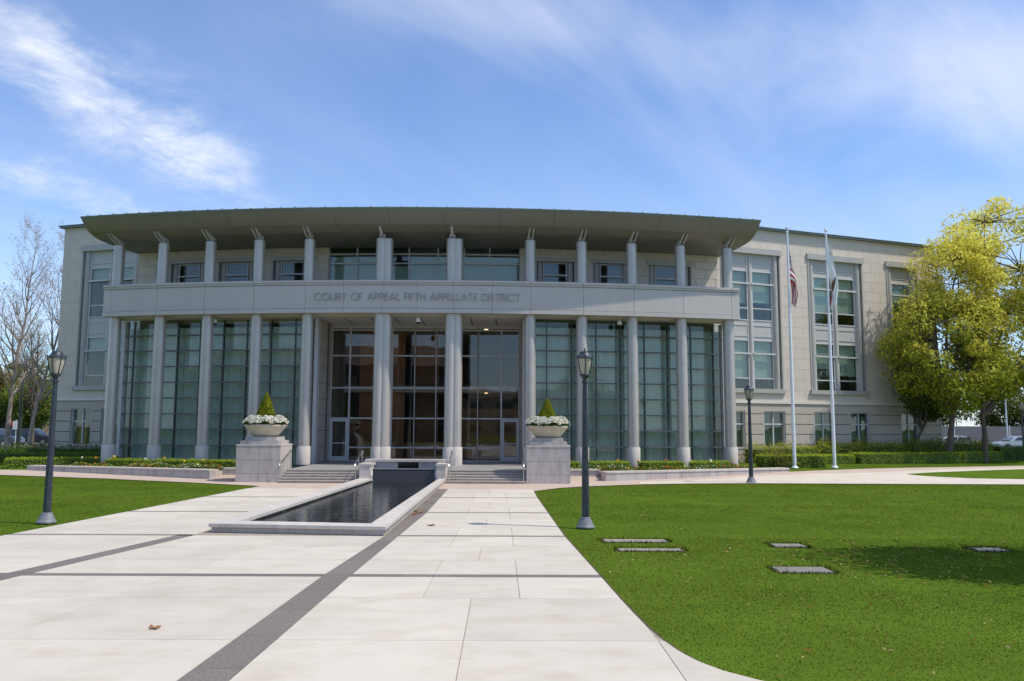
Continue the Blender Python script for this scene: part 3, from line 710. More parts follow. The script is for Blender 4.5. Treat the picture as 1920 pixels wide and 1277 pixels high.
# --- glass curtain walls between the columns
RG = R-1.13; SG = Arc(RG)
ROWZ = [.36, 1.41, 2.28, 3.13, 4.00, 4.86, 5.735, 6.605, 7.46, 8.28]
sp2 = .0377/2
for sgn in (-1, 1):
    aa = [sgn*.2325]+[sgn*(.2307-.12*.0377-sp2*k) for k in range(0, 8)]+[sgn*.0775]
    aa = [sgn*.2325]+[x for x in aa[1:-1] if abs(x) > .0805 and abs(x) < .2315]+[sgn*.0775]
    us = sorted(x*RG for x in aa)
    m = MB()
    for j, u in enumerate(us):
        if j in (0, len(us)-1): continue
        SG.box(m, u-.028, u+.028, .36, 8.28, -.16, -.002)
    cw = m.build('curtain_wall', 'mullion_dark', CH)
    for j in range(len(us)-1):
        for r in range(9):
            m = MB(); SG.box(m, us[j]+.028, us[j+1]-.028, ROWZ[r]+.02, ROWZ[r+1]-.02, -.06, -.04); m.build('pane', 'glass_curtain', cw)
    for r in range(1, 9):
        m = MB(); SG.box(m, us[0], us[-1], ROWZ[r]-.034, ROWZ[r]+.034, .0, .10); SG.box(m, us[0], us[-1], ROWZ[r]-.022, ROWZ[r]+.022, -.12, -.004); m.build('transom', 'transom_dark', cw)
    for u, w_ in ((us[0] if sgn < 0 else us[-1], .2), (us[-1] if sgn < 0 else us[0], .1)):
        m = MB(); s2 = -1 if u == us[0] else 1
        SG.box(m, min(u, u+s2*w_), max(u, u+s2*w_), .34, 8.30, -.25, .16); m.build('jamb_post', 'frame_metal', cw)
    # pleated pale curtains behind the glass
    nseg = 260; rings = []
    for i in range(nseg+1):
        u = us[0]+(us[-1]-us[0])*i/nseg; d = -.30+.035*math.sin(u*9.)+.02*math.sin(u*23.+1)
        rings.append([SG.pt(u, .4, d), SG.pt(u, 7.9, d)])
    MB().sweep(rings, False, False).build('curtain', 'curtain', cw, True)
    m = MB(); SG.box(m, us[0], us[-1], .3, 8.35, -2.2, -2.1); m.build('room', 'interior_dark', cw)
    m = MB(); SG.box(m, us[0]-.1, us[-1]+.1, .2, .358, -.3, .15); m.build('base_kerb', 'granite', cw)
m = MB(); SB.box(m, -.2355*R, .2355*R, 8.32, 8.378, -1.05, -.13); m.build('band_soffit', 'ceiling_panel', CH)

# --- entrance recess
YG = 46.9; XL, XR = -5.52, 5.40
for sgn, xf, xb in ((-1, -5.62, XL), (1, 5.60, XR)):
    dv = Vector((xb-xf, YG-43.75)); L = dv.length; dv /= L
    S = Flat((xf, 43.75), (dv.x, dv.y), (-sgn*dv.y, sgn*dv.x))
    S.k = 1.
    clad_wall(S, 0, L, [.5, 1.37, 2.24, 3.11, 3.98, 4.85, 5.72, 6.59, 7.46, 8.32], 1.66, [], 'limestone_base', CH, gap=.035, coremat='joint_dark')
    m = MB(); S.box(m, -.14, -.01, .5, 8.30, -.1, .07); m.build('corner_trim', 'frame_metal', CH)
m = MB(); m.box(XL-.3, XR+.3, 43.2, YG+.1, 8.34, 8.5)
ceil = m.build('recess_ceiling', 'ceiling_panel', CH)
for x, y0, y1 in ((-4.15, 43.3, 46.), (-2.72, 43.3, 46.2), (-1.42, 43.3, 46.), (-.05, 43.3, 46.5), (2.68, 43.3, 46.5), (4.06, 43.3, 46.3)):
    MB().box(x-.03, x+.03, y0, y1, 8.325, 8.339).build('light_slot', 'slot_dark', ceil)
SR = Flat((0, YG), (1, 0), (0, -1))
vx = [XL, -4.42, -1.98, -.67, .57, 2.99, 4.35, XR]; hz = [.5, 1.28, 2.95, 4.69, 6.56, 8.06]
m = MB()
for j, x in enumerate(vx):
    w_ = .045 if j in (1, 2, 6) else .02 if j in (3, 4, 5) else .06
    SR.box(m, x-w_, x+w_, .5, 8.32, -.12, .03)
for z in hz[1:]+[8.2]:
    for j in range(len(vx)-1):
        if z == 1.28 and j in (0, 6): continue
        SR.box(m, vx[j]+.061, vx[j+1]-.061, z-.04, z+.04, -.11, .02)
SR.box(m, XL+.07, XR-.07, 8.245, 8.33, -.11, .021)
SR.box(m, XL+1.17, XR-1.12, .5, .56, -.11, .019)
lob = m.build('entrance_glazing', 'frame_metal', CH)
for j in range(len(vx)-1):
    for r in range(5):
        if j in (0, 6) and r < 2: continue
        m = MB(); SR.box(m, vx[j]+.05, vx[j+1]-.05, hz[r]+.03, hz[r+1]-.03, -.055, -.04); m.build('pane', 'glass_lobby', lob)
for x0, x1, hs in ((XL+.06, -4.47, 1), (4.40, XR-.06, -1)):
    m = MB(); SR.box(m, x0, x0+.12, .52, 2.90, -.10, .04); SR.box(m, x1-.12, x1, .52, 2.90, -.10, .04); SR.box(m, x0+.12, x1-.12, 2.76, 2.90, -.10, .04); SR.box(m, x0+.12, x1-.12, .52, .78, -.10, .04); SR.box(m, x0+.12, x1-.12, 1.5, 1.56, -.09, .03)
    d = m.build('door', 'frame_metal', CH)
    for p, q in ((.78, 1.5), (1.56, 2.76)): m = MB(); SR.box(m, x0+.12, x1-.12, p, q, -.05, -.035); m.build('pane', 'glass_lobby', d)
    hx = x1-.2 if hs > 0 else x0+.2
    MB().tube([(hx, YG-.05, 1.35), (hx, YG-.11, 1.35), (hx, YG-.11, 1.75), (hx, YG-.05, 1.75)], .014, 6).build('handle', 'steel', d, True)
# lobby interior: floor, ceiling, timber-clad walls and ceiling lights
MB().box(XL-.4, XR+.4, YG+.05, YG+10, .3, .50).build('lobby_floor', 'interior_floor', CH)
MB().box(XL-.4, XR+.4, YG+.15, YG+10, 8.36, 8.5).build('lobby_ceiling', 'ceiling_panel', CH)
MB().box(XL-.4, XR+.4, YG+9.6, YG+9.8, .5, 8.36).build('lobby_wall', 'interior_dark', CH)
MB().box(XL-.45, XL-.25, YG+.2, YG+9.7, .5, 8.36).build('lobby_wall', 'limestone_base', CH)
MB().box(XR+.25, XR+.45, YG+.2, YG+9.7, .5, 8.36).build('lobby_wall', 'limestone_base', CH)
pw = MB().box(-4.4, -1.6, YG+3.0, YG+3.2, .5, 8.3).box(-1.3, .3, YG+5.2, YG+5.4, .5, 8.3).box(1.7, 5.6, YG+4.3, YG+4.5, .5, 4.3).build('timber_wall', 'interior_dark', CH)
for x0, x1, y, zt in ((-4.4, -1.6, YG+3.0, 8.3), (-1.3, .3, YG+5.2, 8.3), (1.7, 5.6, YG+4.3, 4.3)):
    nz = int((zt-.5)/.78); nx = max(1, int((x1-x0)/1.4))
    for k in range(nz):
        for q in range(nx):
            MB().box(x0+(x1-x0)*q/nx+.01, x0+(x1-x0)*(q+1)/nx-.01, y-.035, y-.005, .5+k*.78+.012, .5+(k+1)*.78-.012).build('wood_panel', 'wood', pw)
MB().box(-5.2, 5.2, YG+2.5, YG+9, 4.55, 4.95).build('balcony_edge', 'ceiling_panel', CH)
for x in (-2.6, 3.4):
    MB().lathe([(.09, 4.52), (.09, 4.548)], x, YG+2.75, 12).build('ceiling_light', 'downlight', CH)
    MB().lathe([(.11, 8.335), (.11, 8.358)], x, YG+1.9, 12).build('ceiling_light', 'downlight', CH)
MB().box(-.9, 1.5, YG+2.6, YG+3.2, .5, 1.55).build('reception_desk', 'wood', CH)

# --- security cameras under the band
for a, lab in ((-.152, 'white dome camera under the grey band by third column from left'), (-.0005, 'white dome camera under the grey band over the entrance'), (.147, 'white dome camera under the grey band right of the entrance')):
    x, y, _ = arcp(a, R-.3, 0)
    t = empty('security_camera', (x, y, 8.30), lab, 'camera', 'dome cameras under the band')
    MB().lathe([(.03, 8.32), (.03, 8.24), (.10, 8.20), (.14, 8.08), (.14, 8.02), (.12, 8.0)], x, y, 16).build('housing', 'white_plastic', t, True)
    MB().lathe([(.115, 8.005), (.11, 7.95), (.07, 7.90), (.01, 7.885)], x, y, 16).build('dome', 'black_plastic', t, True)

# ------------------------------------------------------------------ landing, steps, planting beds
m = MB(); m.box(-5.45, 5.6, 37.71, 46.85, .2, .5)
landing = structure(m.build('landing', 'landing_stone'))
for x0, x1, side in ((-5.42, -1.80, 'left'), (2.02, 5.58, 'right')):
    t = empty('stone_steps', ((x0+x1)/2, 36.9, 0), 'short flight of pale stone steps %s of the fountain' % side, 'steps', 'entrance steps')
    for k in range(5):
        y0 = 36.27+.36*k
        MB().box(x0, x1, y0-.025, y0+.39, .1*(k+1)-.04, .1*(k+1)-.001).box(x0+.002, x1-.002, y0+.012, y0+.37, .1*k+.002, .1*(k+1)-.041).build('step', 'step_stone', t)
def bed(name, wall, sg):
    # soil bed behind a low wall, up to the glass
    pts = [(x, y+.2) for x, y in wall]
    back = [arcp(sg*a, R-.9, 0)[:2] for a in ((.075, .12, .17, .2, .233))]
    far = [(sg*21.3 if sg > 0 else -20.6, 44.5), (sg*18.5, 50.8)]
    poly = [(sg*5.62, 41.0), (sg*9.2, 40.7)]+pts+[(wall[-1][0], 46.5)]+back[::-1]+[(sg*5.62, 43.7)]
    bm = bmesh.new(); f = bm.faces.new([bm.verts.new((x, y, .345)) for x, y in poly]); bmesh.ops.triangulate(bm, faces=bm.faces[:])
    me = bpy.data.meshes.new(name); bm.to_mesh(me); bm.free(); return structure(link(name, me, None, 'soil'))
bed('planting_bed', WALL_L, -1); bed('planting_bed', WALL_R, 1)
def low_wall(pts, label, sg):
    t = empty('planter_wall', (*pts[0], 0), label, 'wall')
    P = []
    for i in range(len(pts)-1):
        n = 3
        for k in range(n): P.append(Vector(pts[i]).lerp(Vector(pts[i+1]), k/n))
    P.append(Vector(pts[-1])); 
    for i in range(len(P)-1):
        d = (P[i+1]-P[i]).normalized(); n = Vector((-d.y, d.x)); n = n if n.y > 0 else -n
        a, b = P[i]+d*.004, P[i+1]-d*.004; zb = hg(min(a.y, b.y))-.05
        def pr(p, q, w0, w1, z0, z1, name, mt):
            MB().hexa([(*(p+n*w0), z0), (*(q+n*w0), z0), (*(q+n*w1), z0), (*(p+n*w1), z0), (*(p+n*w0), z1), (*(q+n*w0), z1), (*(q+n*w1), z1), (*(p+n*w1), z1)]).build(name, mt, t)
        pr(a, b, 0, .42, zb, .345, 'wall_block', 'granite'); pr(a, b, -.03, .62, .352, .43, 'coping', 'granite_clean')
    # return piece up to the pedestal
    x0 = P[0].x; xe = sg*7.52 if sg > 0 else -7.42
    MB().box(min(x0-.004*sg, xe), max(x0-.004*sg, xe), 40.3, 40.7, -.05, .345).build('wall_block', 'granite', t)
    MB().box(min(x0-.004*sg, xe), max(x0-.004*sg, xe), 40.27, 40.8, .352, .43).build('coping', 'granite_clean', t)
    MB().box(min(x0, x0+.4*sg), max(x0, x0+.4*sg), P[0].y+.43, 40.265, -.05, .345).build('wall_block', 'granite', t)
low_wall(WALL_L, 'low grey stone planter wall left of the entrance steps', -1)
low_wall(WALL_R, 'low grey stone planter wall right of the entrance steps', 1)

# ------------------------------------------------------------------ reflecting pool and fountain
t = empty('reflecting_pool', (0, 28, 0), 'long dark reflecting pool with pale stone rim and tiled cascade', 'pool')
OL = [(-2.27, 19.45), (-1.80, 36.2)]; OR = [(1.97, 18.95), (2.0, 36.2)]; IL = [(-1.72, 20.05), (-1.22, 36.2)]; IR = [(1.52, 19.6), (1.70, 36.2)]
def L2(a, b, k): return (a[0]+(b[0]-a[0])*k, a[1]+(b[1]-a[1])*k)
def quadpiece(a, b, c, d, z0, z1, name, mt, shrink=.003):
    cx = sum(p[0] for p in (a, b, c, d))/4; cy = sum(p[1] for p in (a, b, c, d))/4
    q = [(p[0]+(cx-p[0])*shrink*2, p[1]+(cy-p[1])*shrink) for p in (a, b, c, d)]
    return MB().prism(q, z0, z1).build(name, mt, t)
for o_, i_ in ((OL, IL), (OR, IR)):
    n = 11
    for k in range(n):
        k0, k1 = k/n, (k+1)/n
        quadpiece(L2(*o_, k0), L2(*i_, k0), L2(*i_, k1), L2(*o_, k1), .125, .205, 'coping', 'granite_clean')
        s_ = .06 if o_ is OL else -.06
        oo = [(p[0]+s_, p[1]+.06) for p in o_]; ii = [L2(o_[0], i_[0], .95), L2(o_[1], i_[1], .95)]
        quadpiece(L2(*oo, k0), L2(*ii, k0), L2(*ii, k1), L2(*oo, k1), 0., .122, 'rim_block', 'granite')
n = 3
for k in range(n):
    k0, k1 = k/n, (k+1)/n
    a0, a1 = L2(OL[0], OR[0], k0), L2(OL[0], OR[0], k1); b0, b1 = L2(IL[0], IR[0], k0), L2(IL[0], IR[0], k1)
    quadpiece((a0[0], a0[1]), (a1[0], a1[1]), (b1[0], b1[1]-.01), (b0[0], b0[1]-.01), .126, .206, 'coping', 'granite_clean', .001)
    quadpiece((a0[0]+(.05 if k == 0 else .002), a0[1]+.06), (a1[0]-(.05 if k == n-1 else .002), a1[1]+.06), (b1[0], b1[1]-.03), (b0[0], b0[1]-.03), 0., .123, 'rim_block', 'granite', .0005)
for i_, s_ in ((IL, -1), (IR, 1)):
    MB().prism([(i_[0][0]+s_*.02, i_[0][1]), (i_[1][0]+s_*.02, i_[1][1]), (i_[1][0]-s_*.012, i_[1][1]), (i_[0][0]-s_*.012, i_[0][1])], .0, .124).build('tile_lining', 'pool_tile', t)
quadpiece(IL[0], IR[0], (1.72, 36.8), (-1.25, 36.8), -.012, .006, 'pool_floor', 'pool_tile', 0)
quadpiece((IL[0][0]-.0, IL[0][1]), IR[0], (1.70, 36.75), (-1.22, 36.75), .05, .062, 'water', 'water', 0)
f = empty('cascade_fountain', (0, 37, 0), 'dark tiled water cascade between stone piers at the head of the pool', 'fountain')
for x0, x1 in ((-1.80, -1.33), (1.60, 2.01)):
    for z0, z1 in ((.0, .36), (.368, .74)): MB().box(x0, x1, 36.2, 37.3, z0, z1).build('pier_block', 'granite_clean', f)
    MB().box(x0-.03, x1+.03, 36.17, 37.6, .748, .85).build('pier_cap', 'granite_clean', f)
MB().hexa([(-1.32, 36.32, .0), (1.59, 36.32, .0), (1.59, 37.2, .0), (-1.32, 37.2, .0), (-1.32, 36.62, .60), (1.59, 36.62, .60), (1.59, 37.2, .60), (-1.32, 37.2, .60)]).build('cascade_wall', 'pool_tile', f)
MB().box(-1.32, 1.59, 36.62, 37.2, .602, .612).build('water_sheet', 'water', f)
MB().box(-1.33, 1.60, 36.56, 36.62, .585, .625).build('weir_lip', 'water_rim', f)
for sx in (-1.28, 1.55):
    MB().tube([(sx, 36.50, .60), (sx, 36.40, .35), (sx+.02, 36.32, .07)], [.02, .035, .045], 6).build('water_jet', 'white_plastic', f, True)
MB().box(-1.76, -.30, 37.62, 38.1, .3, .87).build('back_wall', 'granite', f); MB().box(.66, 2.0, 37.62, 38.1, .3, .87).build('back_wall', 'granite', f)
MB().box(-.30, .66, 37.8, 38.1, .3, .87).build('niche', 'pool_tile', f)
MB().box(-1.80, 2.05, 37.55, 38.2, .875, .985).build('back_cap', 'granite_clean', f)

# ------------------------------------------------------------------ pedestals and planters
def pedestal(cx, cy, hw, hd, label):
    t = empty('pedestal', (cx, cy, 0), label, 'pedestal', 'planter pedestals')
    for z0, z1 in ((0., .37), (.38, .97), (.98, 1.575)): MB().box(cx-hw, cx+hw, cy-hd, cy+hd, z0, z1).build('stone_block', 'granite', t)
    MB().box(cx-hw-.015, cx+hw+.015, cy-hd-.015, cy+hd+.015, 1.585, 1.665).build('cap', 'granite_clean', t)
    MB().box(cx-hw+.13, cx+hw-.13, cy-hd+.13, cy+hd-.13, 1.667, 1.83).build('tier', 'granite', t)
    MB().box(cx-hw+.28, cx+hw-.28, cy-hd+.28, cy+hd-.28, 1.832, 1.995).build('tier', 'granite', t)
pedestal(-6.42, 37.65, .99, .96, 'stepped grey stone pedestal left of the entrance steps')
pedestal(6.56, 37.35, .97, .96, 'stepped grey stone pedestal right of the entrance steps')
def planter(cx, cy, ztip, seed, label):
    g = np.random.default_rng(seed); z0 = 1.997
    t = empty('planter', (cx, cy, z0), label, 'planter', 'planters on the pedestals')
    MB().lathe([(.50, z0), (.54, z0+.02), (.64, z0+.12), (.84, z0+.36), (.93, z0+.47), (.96, z0+.48), (.965, z0+.55), (.90, z0+.56), (.86, z0+.47), (.1, z0+.47)], cx, cy, 48).build('bowl', 'bowl_stone', t, True)
    # clipped cone
    zb = z0+.62; rb = .54; n = 6500; k = 1-np.sqrt(g.random(n)); ph = g.uniform(0, 2*math.pi, n); H = ztip-zb
    rr = rb*(1-k)**.85*(1+.05*np.sin(3*ph+k*9))*np.sqrt(g.uniform(.6, 1.08, n)); pos = np.stack([cx+rr*np.cos(ph), cy+rr*np.sin(ph), zb+k*H], 1)
    nr = np.stack([np.cos(ph), np.sin(ph), np.full(n, .35)], 1)
    br = g.uniform(.6, 1.4, n)[:, None]; mixk = g.random(n)[:, None]
    c = (np.array([.12, .18, .012])*(1-mixk)+np.array([.36, .36, .02])*mixk)*br
    link('topiary', quads_mesh('topiary', leaves(pos, nr, .062, .6, .7, g=g), c), t, 'leaf')
    MB().lathe([(rb*.8, zb-.15), (rb*.72, zb), (.04, ztip-.12)], cx, cy, 16).build('topiary_core', 'soil', t)
    # white flowers with foliage under them
    n = 5200; ph = g.uniform(0, 2*math.pi, n); rr = np.sqrt(g.uniform(.40**2, 1.03**2, n)); bump = .05*np.sin(ph*7+rr*5)+.04*np.sin(ph*13)
    zz = z0+.58+.34*np.clip(1-((rr-.62)/.46)**2, 0, 1)+bump*.8; pos = np.stack([cx+rr*np.cos(ph), cy+rr*np.sin(ph), zz], 1)
    nr = np.stack([np.cos(ph)*.6, np.sin(ph)*.6, np.ones(n)], 1); c = np.array([.86, .84, .76])*g.uniform(.8, 1.05, n)[:, None]
    tw = g.random(n) < .13; c[tw] = np.array([.45, .42, .22]); tg = g.random(n) < .10; c[tg] = np.array([.10, .16, .03])
    link('flowers', quads_mesh('flowers', leaves(pos, nr, .062, .95, .7, g=g), c), t, 'petal')
    n = 1800; ph = g.uniform(0, 2*math.pi, n); rr = g.uniform(.70, 1.0, n); pos = np.stack([cx+rr*np.cos(ph), cy+rr*np.sin(ph), z0+g.uniform(.53, .66, n)], 1)
    nr = np.stack([np.cos(ph), np.sin(ph), np.full(n, .6)], 1); c = np.array([.05, .11, .015])*g.uniform(.6, 1.5, n)[:, None]
    link('foliage', quads_mesh('foliage', leaves(pos, nr, .08, .5, .8, g=g), c), t, 'leaf')
planter(-6.42, 37.65, 4.07, 3, 'stone bowl of white flowers and taller clipped cone on left pedestal')
planter(6.56, 37.35, 3.80, 4, 'stone bowl of white flowers and shorter clipped cone on right pedestal')

# ------------------------------------------------------------------ handrails
def rail(x, label):
    t = empty('handrail', (x, 37, 0), label, 'handrail', 'steel handrails on the steps')
    MB().tube([(x, 36.3, 0), (x, 36.3, .86)], .022, 8).build('post', 'steel', t, True)
    MB().tube([(x, 37.85, .5), (x, 37.85, 1.34)], .022, 8).build('post', 'steel', t, True)
    MB().tube([(x, 37.0, .27), (x, 37.0, 1.05)], .016, 8).build('post', 'steel', t, True)
    MB().tube([(x, 36.1, .72), (x, 36.13, .80), (x, 36.28, .88), (x, 37.5, 1.24), (x, 37.8, 1.36), (x, 37.95, 1.38), (x, 38.03, 1.33), (x, 38.04, 1.24)], .025, 8).build('grab_bar', 'steel', t, True)
rail(-5.30, 'steel handrail beside left pedestal'); rail(-1.98, 'steel handrail left of the fountain'); rail(2.16, 'steel handrail right of the fountain'); rail(5.45, 'steel handrail beside right pedestal')

# ------------------------------------------------------------------ lamp posts
def lamp_post(loc, label):
    x, y, z = loc
    t = empty('lamp_post', loc, label, 'lamp post', 'dark fluted lamp posts')
    def LP(prof, seg=32, rot=0.): return MB().lathe([(r, z+h) for r, h in prof], x, y, seg, rot=rot)
    LP([(.235, 0), (.235, .03), (.21, .06), (.185, .10), (.165, .17), (.13, .215), (.125, .25), (.108, .26)]).build('base', 'lamp_metal_worn', t, True)
    mb = MB(); rings = []; ns = 48
    for k in range(12):
        h = .26+(3.62-.26)*k/11; r0 = .100-.038*k/11; rings.append([(x+(r0*(1-.075*(j % 4 in (0,))-.035*(j % 4 in (1, 3))))*math.cos(2*math.pi*j/ns), y+(r0*(1-.075*(j % 4 in (0,))-.035*(j % 4 in (1, 3))))*math.sin(2*math.pi*j/ns), z+h) for j in range(ns)])
    sh = mb.sweep(rings); sh.build('post', 'lamp_metal', t)
    LP([(.06, 3.60), (.085, 3.615), (.085, 3.65), (.062, 3.67), (.06, 3.72), (.10, 3.77), (.135, 3.80), (.135, 3.825), (.12, 3.84)]).build('collar', 'lamp_metal', t, True)
    gp = [(.110, 3.842), (.135, 3.92), (.165, 4.03), (.187, 4.14), (.197, 4.235)]
    LP(gp, 24).build('glass', 'lamp_glass', t, True)
    for k in range(6):
        a = 2*math.pi*(k+.5)/6
        MB().tube([(x+(r+.008)*math.cos(a), y+(r+.008)*math.sin(a), z+h) for r, h in gp], .013, 5).build('rib', 'lamp_metal', t)
        MB().lathe([(.018, z+4.25), (.018, z+4.30), (.006, z+4.325)], x+.215*math.cos(a), y+.215*math.sin(a), 6).build('knob', 'lamp_metal', t)
    LP([(.205, 4.235), (.232, 4.24), (.232, 4.262), (.20, 4.285), (.15, 4.34), (.125, 4.385), (.12, 4.41), (.09, 4.42), (.03, 4.435), (.018, 4.45), (.022, 4.47), (.010, 4.50), (.003, 4.525)]).build('cap', 'lamp_metal', t, True)
lamp_post((6.716, 20.66, 0), 'dark fluted lamp post on the right lawn edge near the walk')
lamp_post((15.93, 37.63, 0), 'dark fluted lamp post by the path in front of right wing')
lamp_post((-7.08, 21.24, 0), 'dark fluted lamp post on the left lawn')
lamp_post((50.3, 72.0, .35), 'dark lamp post at right picture edge behind the yellow tree')

# ------------------------------------------------------------------ lawn lids and fallen leaves
lid_labels = ['pale concrete lid sunk in lawn nearest the lamp post', 'narrow pale concrete lid sunk in lawn, nearer of the pair', 'small metal grate sunk in the middle of the right lawn', 'larger metal grate sunk in lawn in front of the small grate', 'metal grate sunk in lawn at the far right']
for (x, y, w_, d_, kd), lb in zip(LIDS, lid_labels):
    t = empty('utility_lid', (x, y, 0), lb, 'lid', 'lids sunk in the lawn')
    MB().box(x-w_-.06, x+w_+.06, y-d_-.05, y+d_+.07, -.034, -.026).build('soil_rim', 'soil', t)
    if kd == 'long':
        MB().box(x-w_, x-.005, y-d_, y+d_, -.05, -.012).build('cover', 'lid_concrete', t); MB().box(x+.005, x+w_, y-d_, y+d_, -.05, -.012).build('cover', 'lid_concrete', t)
    else:
        MB().box(x-w_, x+w_, y-d_, y+d_, -.06, -.03).build('pit', 'slot_dark', t)
        for k in range(9):
            yy = y-d_+.03+(2*d_-.06)*k/8; MB().box(x-w_, x+w_, yy-.019, yy+.019, -.031, -.012).build('bar', 'lid_concrete', t)
        for yy in (y-d_, y+d_-.02): MB().box(x-w_, x+w_, yy, yy+.02, -.028, -.009).build('edge', 'lid_concrete', t)
def scatter_leaves():
    g = np.random.default_rng(12); n = 900
    x = np.concatenate([g.uniform(6, 22, n), g.normal(12.0, 2.6, 420), g.uniform(6.2, 14, 260), g.uniform(-14, -6, 60)]); y = np.concatenate([g.uniform(8, 36, n), g.normal(15.9, 1.0, 420), g.uniform(8, 20, 260), g.uniform(19, 30, 60)])
    k = ~in_walk(x, y) & (y > 7) & ~((x < 0) & (y < 18)); x, y = x[k], y[k]; n = len(x); pos = np.stack([x, y, np.full(n, .012)], 1); nr = np.tile([0, 0, 1.], (n, 1))
    c = np.array([.34, .22, .10])*g.uniform(.5, 1.5, n)[:, None]; rd = g.random(n) < .3; c[rd] = np.array([.30, .11, .04]); yl = g.random(n) < .25; c[yl] = np.array([.45, .36, .16])
    o = link('fallen_leaves', quads_mesh('fallen_leaves', leaves(pos, nr, .052, .6, .35, g=g), c), None, 'leaf'); tag(o, 'small dry leaves scattered over the lawn', 'leaves'); stuff(o)
scatter_leaves()
def big_leaf(x, y, s, rot, label, seed):
    g = random.Random(seed); pts = []
    for k in range(22):
        a = 2*math.pi*k/22; r = s*(.38+.62*abs(math.cos(2.5*a+.3))**1.5)*(.85+.3*g.random()); pts.append((x+r*math.cos(a+rot), y+r*math.sin(a+rot), .012+.035*g.random()))
    mb = MB(); n = len(pts); lo = [(p[0], p[1], p[2]-.006) for p in pts]
    mb.add(pts+lo+[(x, y, .012), (x, y, .005)], [(i, (i+1) % n, 2*n) for i in range(n)]+[(n+(i+1) % n, n+i, 2*n+1) for i in range(n)]+[(i, n+i, n+(i+1) % n, (i+1) % n) for i in range(n)])
    tag(mb.build('fallen_leaf', 'dead_leaf'), label, 'leaf', 'fallen leaves on the walk')
big_leaf(.42, 10.35, .085, .4, 'dry brown leaf lying alone on left concrete slab', 1)
big_leaf(2.83, 20.87, .10, 1.2, 'dry brown leaf on concrete slab right of the pool', 2)
for k, (dx, dy, lb) in enumerate(((-.02, -.3, 'nearest'), (0, 0, 'second nearest'), (.1, .12, 'middle'), (.12, .35, 'second farthest'), (-.06, .55, 'farthest'))): big_leaf(2.12+dx, 23.75+dy, .085, k, lb+' dry leaf of the little row along the pool rim', 10+k)

# ------------------------------------------------------------------ hedges and bed plants
HG = 'clipped box hedges'
def hedge(name, base, z0, h, label, col=(.20, .31, .025), col2=(.44, .52, .04), seed=0, group=HG, size=.07, fuzz=.03, dens=420, wild=0.):
    """base: four plan corners; body plus leaf-sized faces on its skin"""
    g = np.random.default_rng(seed+100); b = [Vector((*p, 0)) for p in base]; t = empty(name, (b[0].x, b[0].y, z0), label, 'hedge' if 'hedge' in name else 'shrub', group)
    c0 = sum(b, Vector())/4; ins = [c0+(p-c0).normalized()*max(.02, (p-c0).length-.07) for p in b]
    MB().hexa([(p.x, p.y, z0) for p in ins]+[(p.x, p.y, z0+h-.06) for p in ins]).build('core', 'hedge_core', t)
    P, N = [], []
    def face(o, u, v, nrm, L1, L2):
        n = int(L1*L2*dens*1.5); s, q = g.random(n), g.random(n); o, u, v = (np.array(k) for k in (o, u, v))
        P.append(o+np.outer(s, u)+np.outer(q, v)); N.append(np.tile(np.array(nrm), (n, 1)))
    for i in range(4):
        p, q = b[i], b[(i+1) % 4]; d = q-p; nr = Vector((d.y, -d.x, 0)).normalized()
        if nr.dot(p-c0) < 0: nr = -nr
        face((p.x, p.y, z0), (d.x, d.y, 0), (0, 0, h), tuple(nr), d.length, h)
    d1 = b[1]-b[0]; d2 = b[3]-b[0]; face((b[0].x, b[0].y, z0+h), (d1.x, d1.y, 0), (d2.x, d2.y, 0), (0, 0, 1), d1.length, d2.length)
    P = np.concatenate(P); N = np.concatenate(N).astype(float); P += N*g.normal(0, fuzz, (len(P), 1))+g.normal(0, fuzz*.5, P.shape)
    if wild:
        up = N[:, 2] > .5; P[up, 2] += np.abs(g.normal(0, wild, up.sum()))*(.6+.4*np.sin(P[up, 0]*2.3)); P[~up] += g.normal(0, wild*.35, (int((~up).sum()), 3))
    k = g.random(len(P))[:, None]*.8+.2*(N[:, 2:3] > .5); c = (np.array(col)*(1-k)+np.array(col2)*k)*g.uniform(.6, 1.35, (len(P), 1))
    link('leaves', quads_mesh('leaves', leaves(P, N+np.array([0, 0, .7]), size, .6, .7, g=g), c), t, 'leaf')
mat('hedge_core', (.05, .085, .014), .95, .3, 8)
def bquad(a0, a1, r0, r1): return [arcp(a0, R+r1, 0)[:2], arcp(a1, R+r1, 0)[:2], arcp(a1, R+r0, 0)[:2], arcp(a0, R+r0, 0)[:2]]
for i, (a0, a1, lb) in enumerate(((-.219, -.187, 'low clipped hedge in left bed between first and second columns'), (-.182, -.150, 'low clipped hedge in left bed between second and third columns'), (-.146, -.108, 'low clipped hedge in left bed beside the pedestal'), (.098, .112, 'short clipped hedge in right bed beside the pedestal'), (.118, .147, 'low clipped hedge in right bed behind the near lamp post'), (.155, .186, 'low clipped hedge in right bed, second from the wall end'), (.192, .221, 'low clipped hedge at the end column of right bed'))):
    hedge('hedge', bquad(a0, a1, .75, 1.35), .34, .38, lb, seed=i)
def seg_quad(p, q, w_):
    p, q = Vector(p), Vector(q); d = (q-p).normalized(); n = Vector((-d.y, d.x))
    if n.y < 0: n = -n
    return [tuple(p), tuple(q), tuple(q+n*w_), tuple(p+n*w_)]
hedge('hedge', seg_quad((18.6, 44.6), (22.3, 45.0), .9), .33, .66, 'thick clipped hedge between the two flagpole bases', seed=21, dens=300)
hedge('hedge', seg_quad((21.6, 48.8), (26.0, 50.0), 1.0), .34, .52, 'clipped hedge behind second flagpole before the right wing', seed=22, dens=260)
hedge('hedge', seg_quad((26.3, 50.0), (33.4, 51.5), 1.2), .34, .62, 'long clipped hedge in front of right wing under yellow tree', seed=23, dens=240)
